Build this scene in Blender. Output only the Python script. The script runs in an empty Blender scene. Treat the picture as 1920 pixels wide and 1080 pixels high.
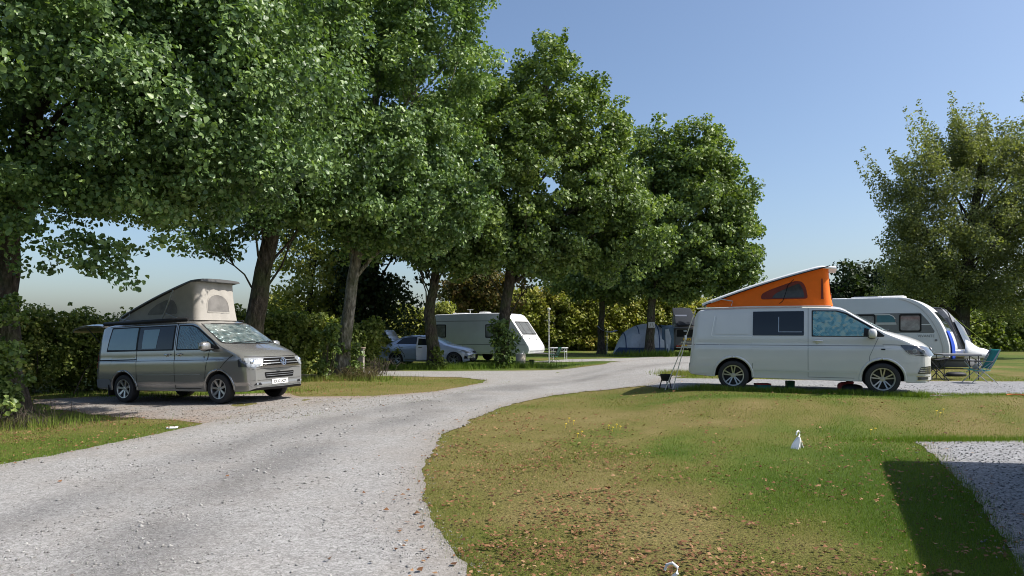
import bpy, math, random
import numpy as np
from mathutils import Vector, Matrix
from mathutils.bvhtree import BVHTree
from mathutils.geometry import delaunay_2d_cdt
R = math.radians
random.seed(7)
rng = np.random.default_rng(11)
SC = bpy.context.scene

# ------------------------------------------------------------------ camera
CAMZ = 1.62
FPX = 1280.0
cam_data = bpy.data.cameras.new('camera')
cam = bpy.data.objects.new('camera', cam_data)
SC.collection.objects.link(cam)
cam.location = (0, 0, CAMZ)
cam.rotation_euler = (R(90), 0, 0)
cam_data.sensor_width = 36
cam_data.lens = 24.0
cam_data.shift_y = 80 / 1920.0
cam_data.clip_end = 6000
SC.camera = cam

# ------------------------------------------------------------------ light
SUN_EL = 49.0
SUN_DIR = Vector((0.989, -0.146, 0)).normalized()
wd = bpy.data.worlds.new('World')
SC.world = wd
wd.use_nodes = True
nt = wd.node_tree
bg = nt.nodes['Background']
sky = nt.nodes.new('ShaderNodeTexSky')
sky.sky_type = 'NISHITA'
sky.sun_disc = False
sky.sun_elevation = R(SUN_EL)
sky.sun_rotation = math.atan2(SUN_DIR.x, SUN_DIR.y)
sky.air_density = 1.0
sky.dust_density = 2.2
sky.ozone_density = 3.4
bg.inputs[1].default_value = 0.119
nt.links.new(sky.outputs[0], bg.inputs[0])
sl = bpy.data.lights.new('sun', 'SUN')
sl.energy = 4.6
sl.angle = R(0.5)
sl.color = (1.0, 0.95, 0.87)
sun = bpy.data.objects.new('sun', sl)
SC.collection.objects.link(sun)
sd = Vector((SUN_DIR.x * math.cos(R(SUN_EL)), SUN_DIR.y * math.cos(R(SUN_EL)), math.sin(R(SUN_EL))))
sun.rotation_euler = (-sd).to_track_quat('-Z', 'Y').to_euler()
SC.view_settings.view_transform = 'Standard'
SC.view_settings.look = 'None'
SC.view_settings.gamma = 1
SC.cycles.filter_width = 1.0
SC.view_settings.exposure = 0.52

# ------------------------------------------------------------------ helpers
def tag(o, label=None, cat=None, group=None, kind=None):
    if label: o['label'] = label
    if cat: o['category'] = cat
    if group: o['group'] = group
    if kind: o['kind'] = kind
    return o

def empty(name, loc=(0, 0, 0), rz=0.0):
    o = bpy.data.objects.new(name, None)
    SC.collection.objects.link(o)
    o.location = loc
    o.rotation_euler = (0, 0, rz)
    o.empty_display_size = 0.2
    return o

def link(name, me, parent=None):
    o = bpy.data.objects.new(name, me)
    SC.collection.objects.link(o)
    if parent is not None:
        o.parent = parent
    return o

class MB:
    def __init__(s):
        s.v = []; s.f = []; s.m = []
    def add(s, vs, fs, m=0):
        b = len(s.v)
        s.v += [tuple(p) for p in vs]
        s.f += [tuple(i + b for i in f) for f in fs]
        s.m += [m] * len(fs)
        return s
    def box(s, c, d, rot=None, m=0, taper=1.0, bev=0.0):
        hx, hy, hz = d[0] / 2, d[1] / 2, d[2] / 2
        M = rot if rot is not None else Matrix.Identity(3)
        c = Vector(c)
        if bev <= 0:
            vs = []
            for z, k in ((-hz, 1), (hz, taper)):
                for x, y in ((-hx, -hy), (hx, -hy), (hx, hy), (-hx, hy)):
                    vs.append(c + M @ Vector((x * k, y * k, z)))
            return s.add(vs, [(3, 2, 1, 0), (4, 5, 6, 7), (0, 1, 5, 4), (1, 2, 6, 5), (2, 3, 7, 6), (3, 0, 4, 7)], m)
        b = bev
        rings = []
        for z, k in ((-hz, b), (-hz + b, 0), (hz - b, 0), (hz, b)):
            kk = 1.0 if z < 0 else taper
            X, Y = hx * kk - k, hy * kk - k
            ring = [(-X, -Y + b), (-X + b, -Y), (X - b, -Y), (X, -Y + b), (X, Y - b), (X - b, Y), (-X + b, Y), (-X, Y - b)]
            rings.append([c + M @ Vector((p[0], p[1], z)) for p in ring])
        vs = [p for r in rings for p in r]
        fs = []
        for i in range(3):
            for j in range(8):
                a = i * 8 + j; bb = i * 8 + (j + 1) % 8
                fs.append((a, bb, bb + 8, a + 8))
        fs.append(tuple(reversed(range(8)))); fs.append(tuple(range(24, 32)))
        return s.add(vs, fs, m)
    def tube(s, pts, r, n=8, m=0, cap=True):
        pts = [Vector(p) for p in pts]
        rs = r if isinstance(r, (list, tuple)) else [r] * len(pts)
        vs = []; fs = []
        up = None
        for i, p in enumerate(pts):
            t = (pts[min(i + 1, len(pts) - 1)] - pts[max(i - 1, 0)])
            t = t.normalized() if t.length > 1e-9 else Vector((0, 0, 1))
            if up is None:
                up = Vector((0, 0, 1)) if abs(t.z) < .9 else Vector((1, 0, 0))
            a = t.cross(up).normalized(); b = t.cross(a).normalized(); up = -b if False else up
            for k in range(n):
                an = 2 * math.pi * k / n
                vs.append(p + (a * math.cos(an) + b * math.sin(an)) * rs[i])
        for i in range(len(pts) - 1):
            for k in range(n):
                k2 = (k + 1) % n
                fs.append((i * n + k, (i + 1) * n + k, (i + 1) * n + k2, i * n + k2))
        if cap:
            fs.append(tuple(range(n))); fs.append(tuple(reversed(range((len(pts) - 1) * n, len(pts) * n))))
        return s.add(vs, fs, m)
    def lathe(s, prof, c, axis='y', n=32, m=0, close=False):
        vs = []; fs = []; c = Vector(c)
        for (r, h) in prof:
            for k in range(n):
                a = 2 * math.pi * k / n
                if axis == 'y': q = Vector((r * math.cos(a), h, r * math.sin(a)))
                elif axis == 'z': q = Vector((r * math.cos(a), r * math.sin(a), h))
                else: q = Vector((h, r * math.cos(a), r * math.sin(a)))
                vs.append(c + q)
        N = len(prof)
        for i in range(N if close else N - 1):
            j = (i + 1) % N
            for k in range(n):
                k2 = (k + 1) % n
                fs.append((i * n + k, i * n + k2, j * n + k2, j * n + k))
        return s.add(vs, fs, m)
    def prism(s, poly, y0, y1, m=0, plane='xz'):
        n = len(poly)
        def P(p, y):
            if plane == 'xz': return (p[0], y, p[1])
            if plane == 'yz': return (y, p[0], p[1])
            return (p[0], p[1], y)
        vs = [P(p, y0) for p in poly] + [P(p, y1) for p in poly]
        fs = [tuple(range(n)), tuple(reversed(range(n, 2 * n)))]
        for i in range(n):
            j = (i + 1) % n
            fs.append((i, i + n, j + n, j))
        return s.add(vs, fs, m)
    def ell(s, c, rad, n=12, k=8, m=0, pw=1.0):
        vs = []; fs = []
        def sp(v): return math.copysign(abs(v) ** pw, v)
        for i in range(k + 1):
            ph = -math.pi / 2 + math.pi * i / k
            for j in range(n):
                th = 2 * math.pi * j / n
                vs.append((c[0] + rad[0] * sp(math.cos(ph)) * sp(math.cos(th)), c[1] + rad[1] * sp(math.cos(ph)) * sp(math.sin(th)), c[2] + rad[2] * sp(math.sin(ph))))
        for i in range(k):
            for j in range(n):
                j2 = (j + 1) % n
                fs.append((i * n + j, i * n + j2, (i + 1) * n + j2, (i + 1) * n + j))
        return s.add(vs, fs, m)
    def build(s, name, mats, parent=None, smooth=None, solid=0, fixn=True):
        me = bpy.data.meshes.new(name)
        me.from_pydata(s.v, [], s.f)
        if not isinstance(mats, (list, tuple)): mats = [mats]
        for q in mats: me.materials.append(q)
        if len(mats) > 1:
            me.polygons.foreach_set('material_index', s.m)
        if fixn:
            import bmesh
            bm = bmesh.new(); bm.from_mesh(me)
            bmesh.ops.remove_doubles(bm, verts=bm.verts, dist=1e-5)
            bmesh.ops.recalc_face_normals(bm, faces=bm.faces)
            bm.to_mesh(me); bm.free()
        if smooth is not None:
            me.polygons.foreach_set('use_smooth', [True] * len(me.polygons))
            me.set_sharp_from_angle(angle=R(smooth))
        me.update()
        o = link(name, me, parent)
        if solid:
            md = o.modifiers.new('solid', 'SOLIDIFY'); md.thickness = solid; md.offset = 0
        return o

def np_mesh(name, V, F, mat, attrs=None, smooth=False):
    """V (n,3); F (m,k) equal-sized faces; attrs: name -> per-face float array."""
    me = bpy.data.meshes.new(name)
    V = np.ascontiguousarray(V, dtype=np.float32); F = np.ascontiguousarray(F, dtype=np.int32)
    m, k = F.shape
    me.vertices.add(len(V)); me.vertices.foreach_set('co', V.ravel())
    me.loops.add(m * k); me.loops.foreach_set('vertex_index', F.ravel())
    me.polygons.add(m)
    me.polygons.foreach_set('loop_start', np.arange(0, m * k, k, dtype=np.int32))
    try: me.polygons.foreach_set('loop_total', np.full(m, k, dtype=np.int32))
    except Exception: pass
    if smooth: me.polygons.foreach_set('use_smooth', np.ones(m, dtype=bool))
    me.update(calc_edges=True)
    for an, arr in (attrs or {}).items():
        a = me.attributes.new(an, 'FLOAT', 'FACE')
        a.data.foreach_set('value', np.ascontiguousarray(arr, dtype=np.float32))
    me.materials.append(mat)
    return me

# ---- numpy value noise
_perm = rng.random((256, 256))
def vnoise(x, y):
    xi = np.floor(x).astype(int); yi = np.floor(y).astype(int)
    fx = x - xi; fy = y - yi
    fx = fx * fx * (3 - 2 * fx); fy = fy * fy * (3 - 2 * fy)
    g = lambda a, b: _perm[a & 255, b & 255]
    return (g(xi, yi) * (1 - fx) + g(xi + 1, yi) * fx) * (1 - fy) + (g(xi, yi + 1) * (1 - fx) + g(xi + 1, yi + 1) * fx) * fy
def fbm(x, y, o=4):
    t = 0; a = .5; s = 0
    for i in range(o):
        t = t + a * vnoise(x * 2 ** i + 17.3 * i, y * 2 ** i + 9.1 * i); s += a; a *= .5
    return t / s
def ss(v, a, b):
    t = np.clip((np.asarray(v, dtype=float) - a) / (b - a), 0, 1)
    return t * t * (3 - 2 * t)

def Hn(x, y):
    x = np.asarray(x, dtype=float); y = np.asarray(y, dtype=float)
    z = 0.26 * ss(x, 1.6, 4.6) * ss(y, 10.0, 14.2) * (1 - ss(y, 26, 40))
    z = z - 0.11 * ss(-x, 5.6, 9.0) * ss(y, 9, 14) * (1 - ss(y, 24, 34))
    z = z + 8.6 * ss(y, 85, 230) * ss(x, 30, 120)
    z = z + 3.0 * ss(y, 90, 300)
    return z
def H(x, y): return float(Hn(x, y))
def G(px, py, dz=0.0):
    """ground point seen at photo pixel (px,py)"""
    z = 0.0
    for _ in range(12):
        Y = FPX * (CAMZ - z - dz) / (py - 620.0); X = (px - 960.0) / FPX * Y
        z = 0.5 * z + 0.5 * H(X, Y)
    return X, Y

# ------------------------------------------------------------------ materials
def new_mat(name):
    m = bpy.data.materials.new(name); m.use_nodes = True
    return m, m.node_tree, m.node_tree.nodes, m.node_tree.links, m.node_tree.nodes['Principled BSDF']
def c4(c): return (c[0], c[1], c[2], 1)
def ramp(N, stops, interp='LINEAR'):
    r = N.new('ShaderNodeValToRGB'); r.color_ramp.interpolation = interp
    e = r.color_ramp.elements
    while len(e) < len(stops): e.new(.5)
    for i, (p, c) in enumerate(stops):
        e[i].position = p; e[i].color = c4(c) if not isinstance(c, (int, float)) else (c, c, c, 1)
    return r
def noise(N, L, sc, det=4, ro=.55, vec=None):
    n = N.new('ShaderNodeTexNoise'); n.inputs['Scale'].default_value = sc; n.inputs['Detail'].default_value = det; n.inputs['Roughness'].default_value = ro
    if vec is not None: L.new(vec, n.inputs['Vector'])
    return n
def M(name, col, rough=.5, metal=0.0, var=.08, sc=6.0, coat=0.0, bump=0.0, bsc=40.0, spec=None, trans=0.0):
    m, t, N, L, P = new_mat(name)
    tc = N.new('ShaderNodeTexCoord')
    n = noise(N, L, sc, 5, .6, tc.outputs['Object'])
    lo = tuple(max(0, c * (1 - var)) for c in col); hi = tuple(min(1, c * (1 + var)) for c in col)
    r = ramp(N, [(.3, lo), (.7, hi)]); L.new(n.outputs['Fac'], r.inputs[0]); L.new(r.outputs[0], P.inputs['Base Color'])
    P.inputs['Roughness'].default_value = rough; P.inputs['Metallic'].default_value = metal
    if coat: P.inputs['Coat Weight'].default_value = coat; P.inputs['Coat Roughness'].default_value = .04
    if spec is not None: P.inputs['Specular IOR Level'].default_value = spec
    if bump:
        b = N.new('ShaderNodeBump'); b.inputs['Strength'].default_value = bump; b.inputs['Distance'].default_value = .01
        n2 = noise(N, L, bsc, 4, .6, tc.outputs['Object']); L.new(n2.outputs['Fac'], b.inputs['Height']); L.new(b.outputs[0], P.inputs['Normal'])
    if trans:
        tr = N.new('ShaderNodeBsdfTranslucent'); mx = N.new('ShaderNodeMixShader'); mx.inputs[0].default_value = trans
        L.new(r.outputs[0], tr.inputs[0]); L.new(P.outputs[0], mx.inputs[1]); L.new(tr.outputs[0], mx.inputs[2])
        L.new(mx.outputs[0], N['Material Output'].inputs[0])
    return m

def leaf_mat(name, stops, rough=.42, trans=.28, spec=.5, big=.25):
    m, t, N, L, P = new_mat(name)
    at = N.new('ShaderNodeAttribute'); at.attribute_name = 'tint'
    tc = N.new('ShaderNodeTexCoord'); n = noise(N, L, big, 3, .5, tc.outputs['Object'])
    ad = N.new('ShaderNodeMath'); ad.operation = 'MULTIPLY_ADD'; ad.inputs[1].default_value = .7; L.new(at.outputs['Fac'], ad.inputs[0])
    ml = N.new('ShaderNodeMath'); ml.operation = 'MULTIPLY_ADD'; ml.inputs[1].default_value = .8; ml.inputs[2].default_value = -.25
    L.new(n.outputs['Fac'], ml.inputs[0]); L.new(ml.outputs[0], ad.inputs[2])
    r = ramp(N, stops); L.new(ad.outputs[0], r.inputs[0]); L.new(r.outputs[0], P.inputs['Base Color'])
    P.inputs['Roughness'].default_value = rough; P.inputs['Specular IOR Level'].default_value = spec
    tr = N.new('ShaderNodeBsdfTranslucent'); mx = N.new('ShaderNodeMixShader'); mx.inputs[0].default_value = trans
    hs = N.new('ShaderNodeMixRGB'); hs.blend_type = 'MULTIPLY'; hs.inputs[0].default_value = 1; hs.inputs[2].default_value = (1.25, 1.35, .5, 1)
    L.new(r.outputs[0], hs.inputs[1]); L.new(hs.outputs[0], tr.inputs[0])
    L.new(P.outputs[0], mx.inputs[1]); L.new(tr.outputs[0], mx.inputs[2]); L.new(mx.outputs[0], N['Material Output'].inputs[0])
    return m

def bark_mat(name, a, b, c, sc=5):
    m, t, N, L, P = new_mat(name)
    tc = N.new('ShaderNodeTexCoord'); mp = N.new('ShaderNodeMapping'); mp.inputs['Scale'].default_value = (1, 1, .35); L.new(tc.outputs['Object'], mp.inputs[0])
    n = noise(N, L, sc * 2.5, 8, .7, mp.outputs[0]); n2 = noise(N, L, sc * .35, 3, .5, tc.outputs['Object'])
    v = N.new('ShaderNodeTexVoronoi'); v.inputs['Scale'].default_value = sc * 3; L.new(mp.outputs[0], v.inputs['Vector'])
    r = ramp(N, [(.32, a), (.5, b), (.66, c)]); L.new(n.outputs['Fac'], r.inputs[0])
    g = N.new('ShaderNodeMixRGB'); g.blend_type = 'MIX'; g.inputs[2].default_value = (.07, .085, .035, 1)
    r2 = ramp(N, [(.45, 0.0), (.65, .7)]); L.new(n2.outputs['Fac'], r2.inputs[0]); L.new(r2.outputs[0], g.inputs[0]); L.new(r.outputs[0], g.inputs[1])
    L.new(g.outputs[0], P.inputs['Base Color']); P.inputs['Roughness'].default_value = .9; P.inputs['Specular IOR Level'].default_value = .2
    b_ = N.new('ShaderNodeBump'); b_.inputs['Strength'].default_value = .9; b_.inputs['Distance'].default_value = .05
    s = N.new('ShaderNodeMath'); s.operation = 'ADD'; L.new(n.outputs['Fac'], s.inputs[0]); L.new(v.outputs['Distance'], s.inputs[1])
    L.new(s.outputs[0], b_.inputs['Height']); L.new(b_.outputs[0], P.inputs['Normal'])
    return m

def grass_ground():
    m, t, N, L, P = new_mat('grass_ground')
    tc = N.new('ShaderNodeTexCoord'); at = N.new('ShaderNodeAttribute'); at.attribute_name = 'dry'
    n1 = noise(N, L, 1.6, 5, .6, tc.outputs['Object']); n2 = noise(N, L, 22, 6, .7, tc.outputs['Object']); n3 = noise(N, L, 90, 3, .6, tc.outputs['Object'])
    a = N.new('ShaderNodeMath'); a.operation = 'MULTIPLY_ADD'; a.inputs[1].default_value = .5; L.new(n1.outputs['Fac'], a.inputs[0]); L.new(at.outputs['Fac'], a.inputs[2])
    b = N.new('ShaderNodeMath'); b.operation = 'MULTIPLY_ADD'; b.inputs[1].default_value = .55; L.new(n2.outputs['Fac'], b.inputs[0]); L.new(a.outputs[0], b.inputs[2])
    b.use_clamp = False
    s = N.new('ShaderNodeMath'); s.operation = 'SUBTRACT'; s.inputs[1].default_value = .52; L.new(b.outputs[0], s.inputs[0])
    r = ramp(N, [(0.0, (.06, .108, .014)), (.35, (.105, .142, .025)), (.6, (.155, .152, .040)), (.82, (.195, .165, .058)), (1.0, (.25, .20, .085))])
    L.new(s.outputs[0], r.inputs[0])
    mu = N.new('ShaderNodeMixRGB'); mu.blend_type = 'MULTIPLY'; mu.inputs[0].default_value = 1
    r2 = ramp(N, [(.38, (.38, .38, .36)), (.62, (1.15, 1.15, 1.12))]); L.new(n3.outputs['Fac'], r2.inputs[0])  # dark mottling painted for the shaded gaps between blades
    L.new(r.outputs[0], mu.inputs[1]); L.new(r2.outputs[0], mu.inputs[2]); L.new(mu.outputs[0], P.inputs['Base Color'])
    P.inputs['Roughness'].default_value = .95; P.inputs['Specular IOR Level'].default_value = .15
    bp = N.new('ShaderNodeBump'); bp.inputs['Strength'].default_value = .8; bp.inputs['Distance'].default_value = .03
    L.new(n2.outputs['Fac'], bp.inputs['Height']); L.new(bp.outputs[0], P.inputs['Normal'])
    return m

def gravel_mat(name, lo, mid, hi, sc=55, warm=(.30, .22, .15), wamt=.25, tracks=0.0):
    m, t, N, L, P = new_mat(name)
    tc = N.new('ShaderNodeTexCoord'); at = N.new('ShaderNodeAttribute'); at.attribute_name = 'dry'
    v = N.new('ShaderNodeTexVoronoi'); v.inputs['Scale'].default_value = sc; L.new(tc.outputs['Object'], v.inputs['Vector'])
    v2 = N.new('ShaderNodeTexVoronoi'); v2.inputs['Scale'].default_value = sc * .42; L.new(tc.outputs['Object'], v2.inputs['Vector'])
    sep = N.new('ShaderNodeSeparateColor'); L.new(v.outputs['Color'], sep.inputs[0])
    sep2 = N.new('ShaderNodeSeparateColor'); L.new(v2.outputs['Color'], sep2.inputs[0])
    n = noise(N, L, .9, 6, .6, tc.outputs['Object']); n2 = noise(N, L, 9, 6, .7, tc.outputs['Object'])
    add = N.new('ShaderNodeMath'); add.operation = 'MULTIPLY_ADD'; add.inputs[1].default_value = .5; L.new(sep.outputs[0], add.inputs[0])
    h = N.new('ShaderNodeMath'); h.operation = 'MULTIPLY'; h.inputs[1].default_value = .32; L.new(sep2.outputs[0], h.inputs[0]); L.new(h.outputs[0], add.inputs[2])
    add2 = N.new('ShaderNodeMath'); add2.operation = 'MULTIPLY_ADD'; add2.inputs[1].default_value = .5; L.new(n2.outputs['Fac'], add2.inputs[0]); L.new(add.outputs[0], add2.inputs[2])
    r = ramp(N, [(.2, lo), (.6, mid), (1.0, hi)]); L.new(add2.outputs[0], r.inputs[0])
    mx = N.new('ShaderNodeMixRGB'); mx.inputs[2].default_value = c4(warm)
    rr = ramp(N, [(.42, 0.0), (.72, wamt)]); L.new(n.outputs['Fac'], rr.inputs[0])
    am = N.new('ShaderNodeMath'); am.operation = 'MULTIPLY_ADD'; am.inputs[1].default_value = .75; am.use_clamp = True; L.new(at.outputs['Fac'], am.inputs[0]); L.new(rr.outputs[0], am.inputs[2])
    L.new(am.outputs[0], mx.inputs[0]); L.new(r.outputs[0], mx.inputs[1])
    last = mx
    if tracks:
        a2 = N.new('ShaderNodeAttribute'); a2.attribute_name = 'track'
        mt = N.new('ShaderNodeMixRGB'); mt.blend_type = 'MULTIPLY'; mt.inputs[2].default_value = (tracks, tracks, tracks * 1.01, 1)
        L.new(a2.outputs['Fac'], mt.inputs[0]); L.new(mx.outputs[0], mt.inputs[1]); last = mt
    L.new(last.outputs[0], P.inputs['Base Color'])
    P.inputs['Roughness'].default_value = .9; P.inputs['Specular IOR Level'].default_value = .2
    bp = N.new('ShaderNodeBump'); bp.inputs['Strength'].default_value = .7; bp.inputs['Distance'].default_value = .018
    L.new(add2.outputs[0], bp.inputs['Height']); L.new(bp.outputs[0], P.inputs['Normal'])
    return m

def glass_dark(name, col=(.012, .016, .02), rough=.03, spec=.5):
    m = M(name, col, rough, 0, .05, 3, spec=spec)
    return m

def pattern_glass(name, cols, sc=14, dist=2.0):
    """printed blind seen behind glossy glass"""
    m, t, N, L, P = new_mat(name)
    tc = N.new('ShaderNodeTexCoord')
    w = N.new('ShaderNodeTexWave'); w.bands_direction = 'DIAGONAL'; w.inputs['Scale'].default_value = sc; w.inputs['Distortion'].default_value = dist
    L.new(tc.outputs['Object'], w.inputs['Vector'])
    v = N.new('ShaderNodeTexVoronoi'); v.inputs['Scale'].default_value = sc * 1.5; L.new(tc.outputs['Object'], v.inputs['Vector'])
    sp = N.new('ShaderNodeSeparateColor'); L.new(v.outputs['Color'], sp.inputs[0])
    a = N.new('ShaderNodeMath'); a.operation = 'MULTIPLY_ADD'; a.inputs[1].default_value = .6; L.new(sp.outputs[1], a.inputs[0])
    b = N.new('ShaderNodeMath'); b.operation = 'MULTIPLY'; b.inputs[1].default_value = .4; L.new(w.outputs['Fac'], b.inputs[0]); L.new(b.outputs[0], a.inputs[2])
    k = len(cols); r = ramp(N, [(i / (k - 1), c) for i, c in enumerate(cols)]); L.new(a.outputs[0], r.inputs[0]); L.new(r.outputs[0], P.inputs['Base Color'])
    P.inputs['Roughness'].default_value = .4; P.inputs['Coat Weight'].default_value = 1; P.inputs['Coat Roughness'].default_value = .02
    return m

def foil_glass(name):
    """crumpled silver thermal screen behind the windscreen"""
    m, t, N, L, P = new_mat(name)
    tc = N.new('ShaderNodeTexCoord')
    n = noise(N, L, 5.0, 5, .6, tc.outputs['Object'])
    r = ramp(N, [(.36, (.16, .24, .25)), (.5, (.40, .50, .50)), (.66, (.62, .70, .68))]); L.new(n.outputs['Fac'], r.inputs[0]); L.new(r.outputs[0], P.inputs['Base Color'])
    P.inputs['Metallic'].default_value = .75; P.inputs['Roughness'].default_value = .32
    P.inputs['Coat Weight'].default_value = 1; P.inputs['Coat Roughness'].default_value = .02
    b = N.new('ShaderNodeBump'); b.inputs['Strength'].default_value = .8; b.inputs['Distance'].default_value = .12
    n2 = noise(N, L, 6, 3, .5, tc.outputs['Object']); L.new(n2.outputs['Fac'], b.inputs['Height']); L.new(b.outputs[0], P.inputs['Normal'])
    return m

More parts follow.
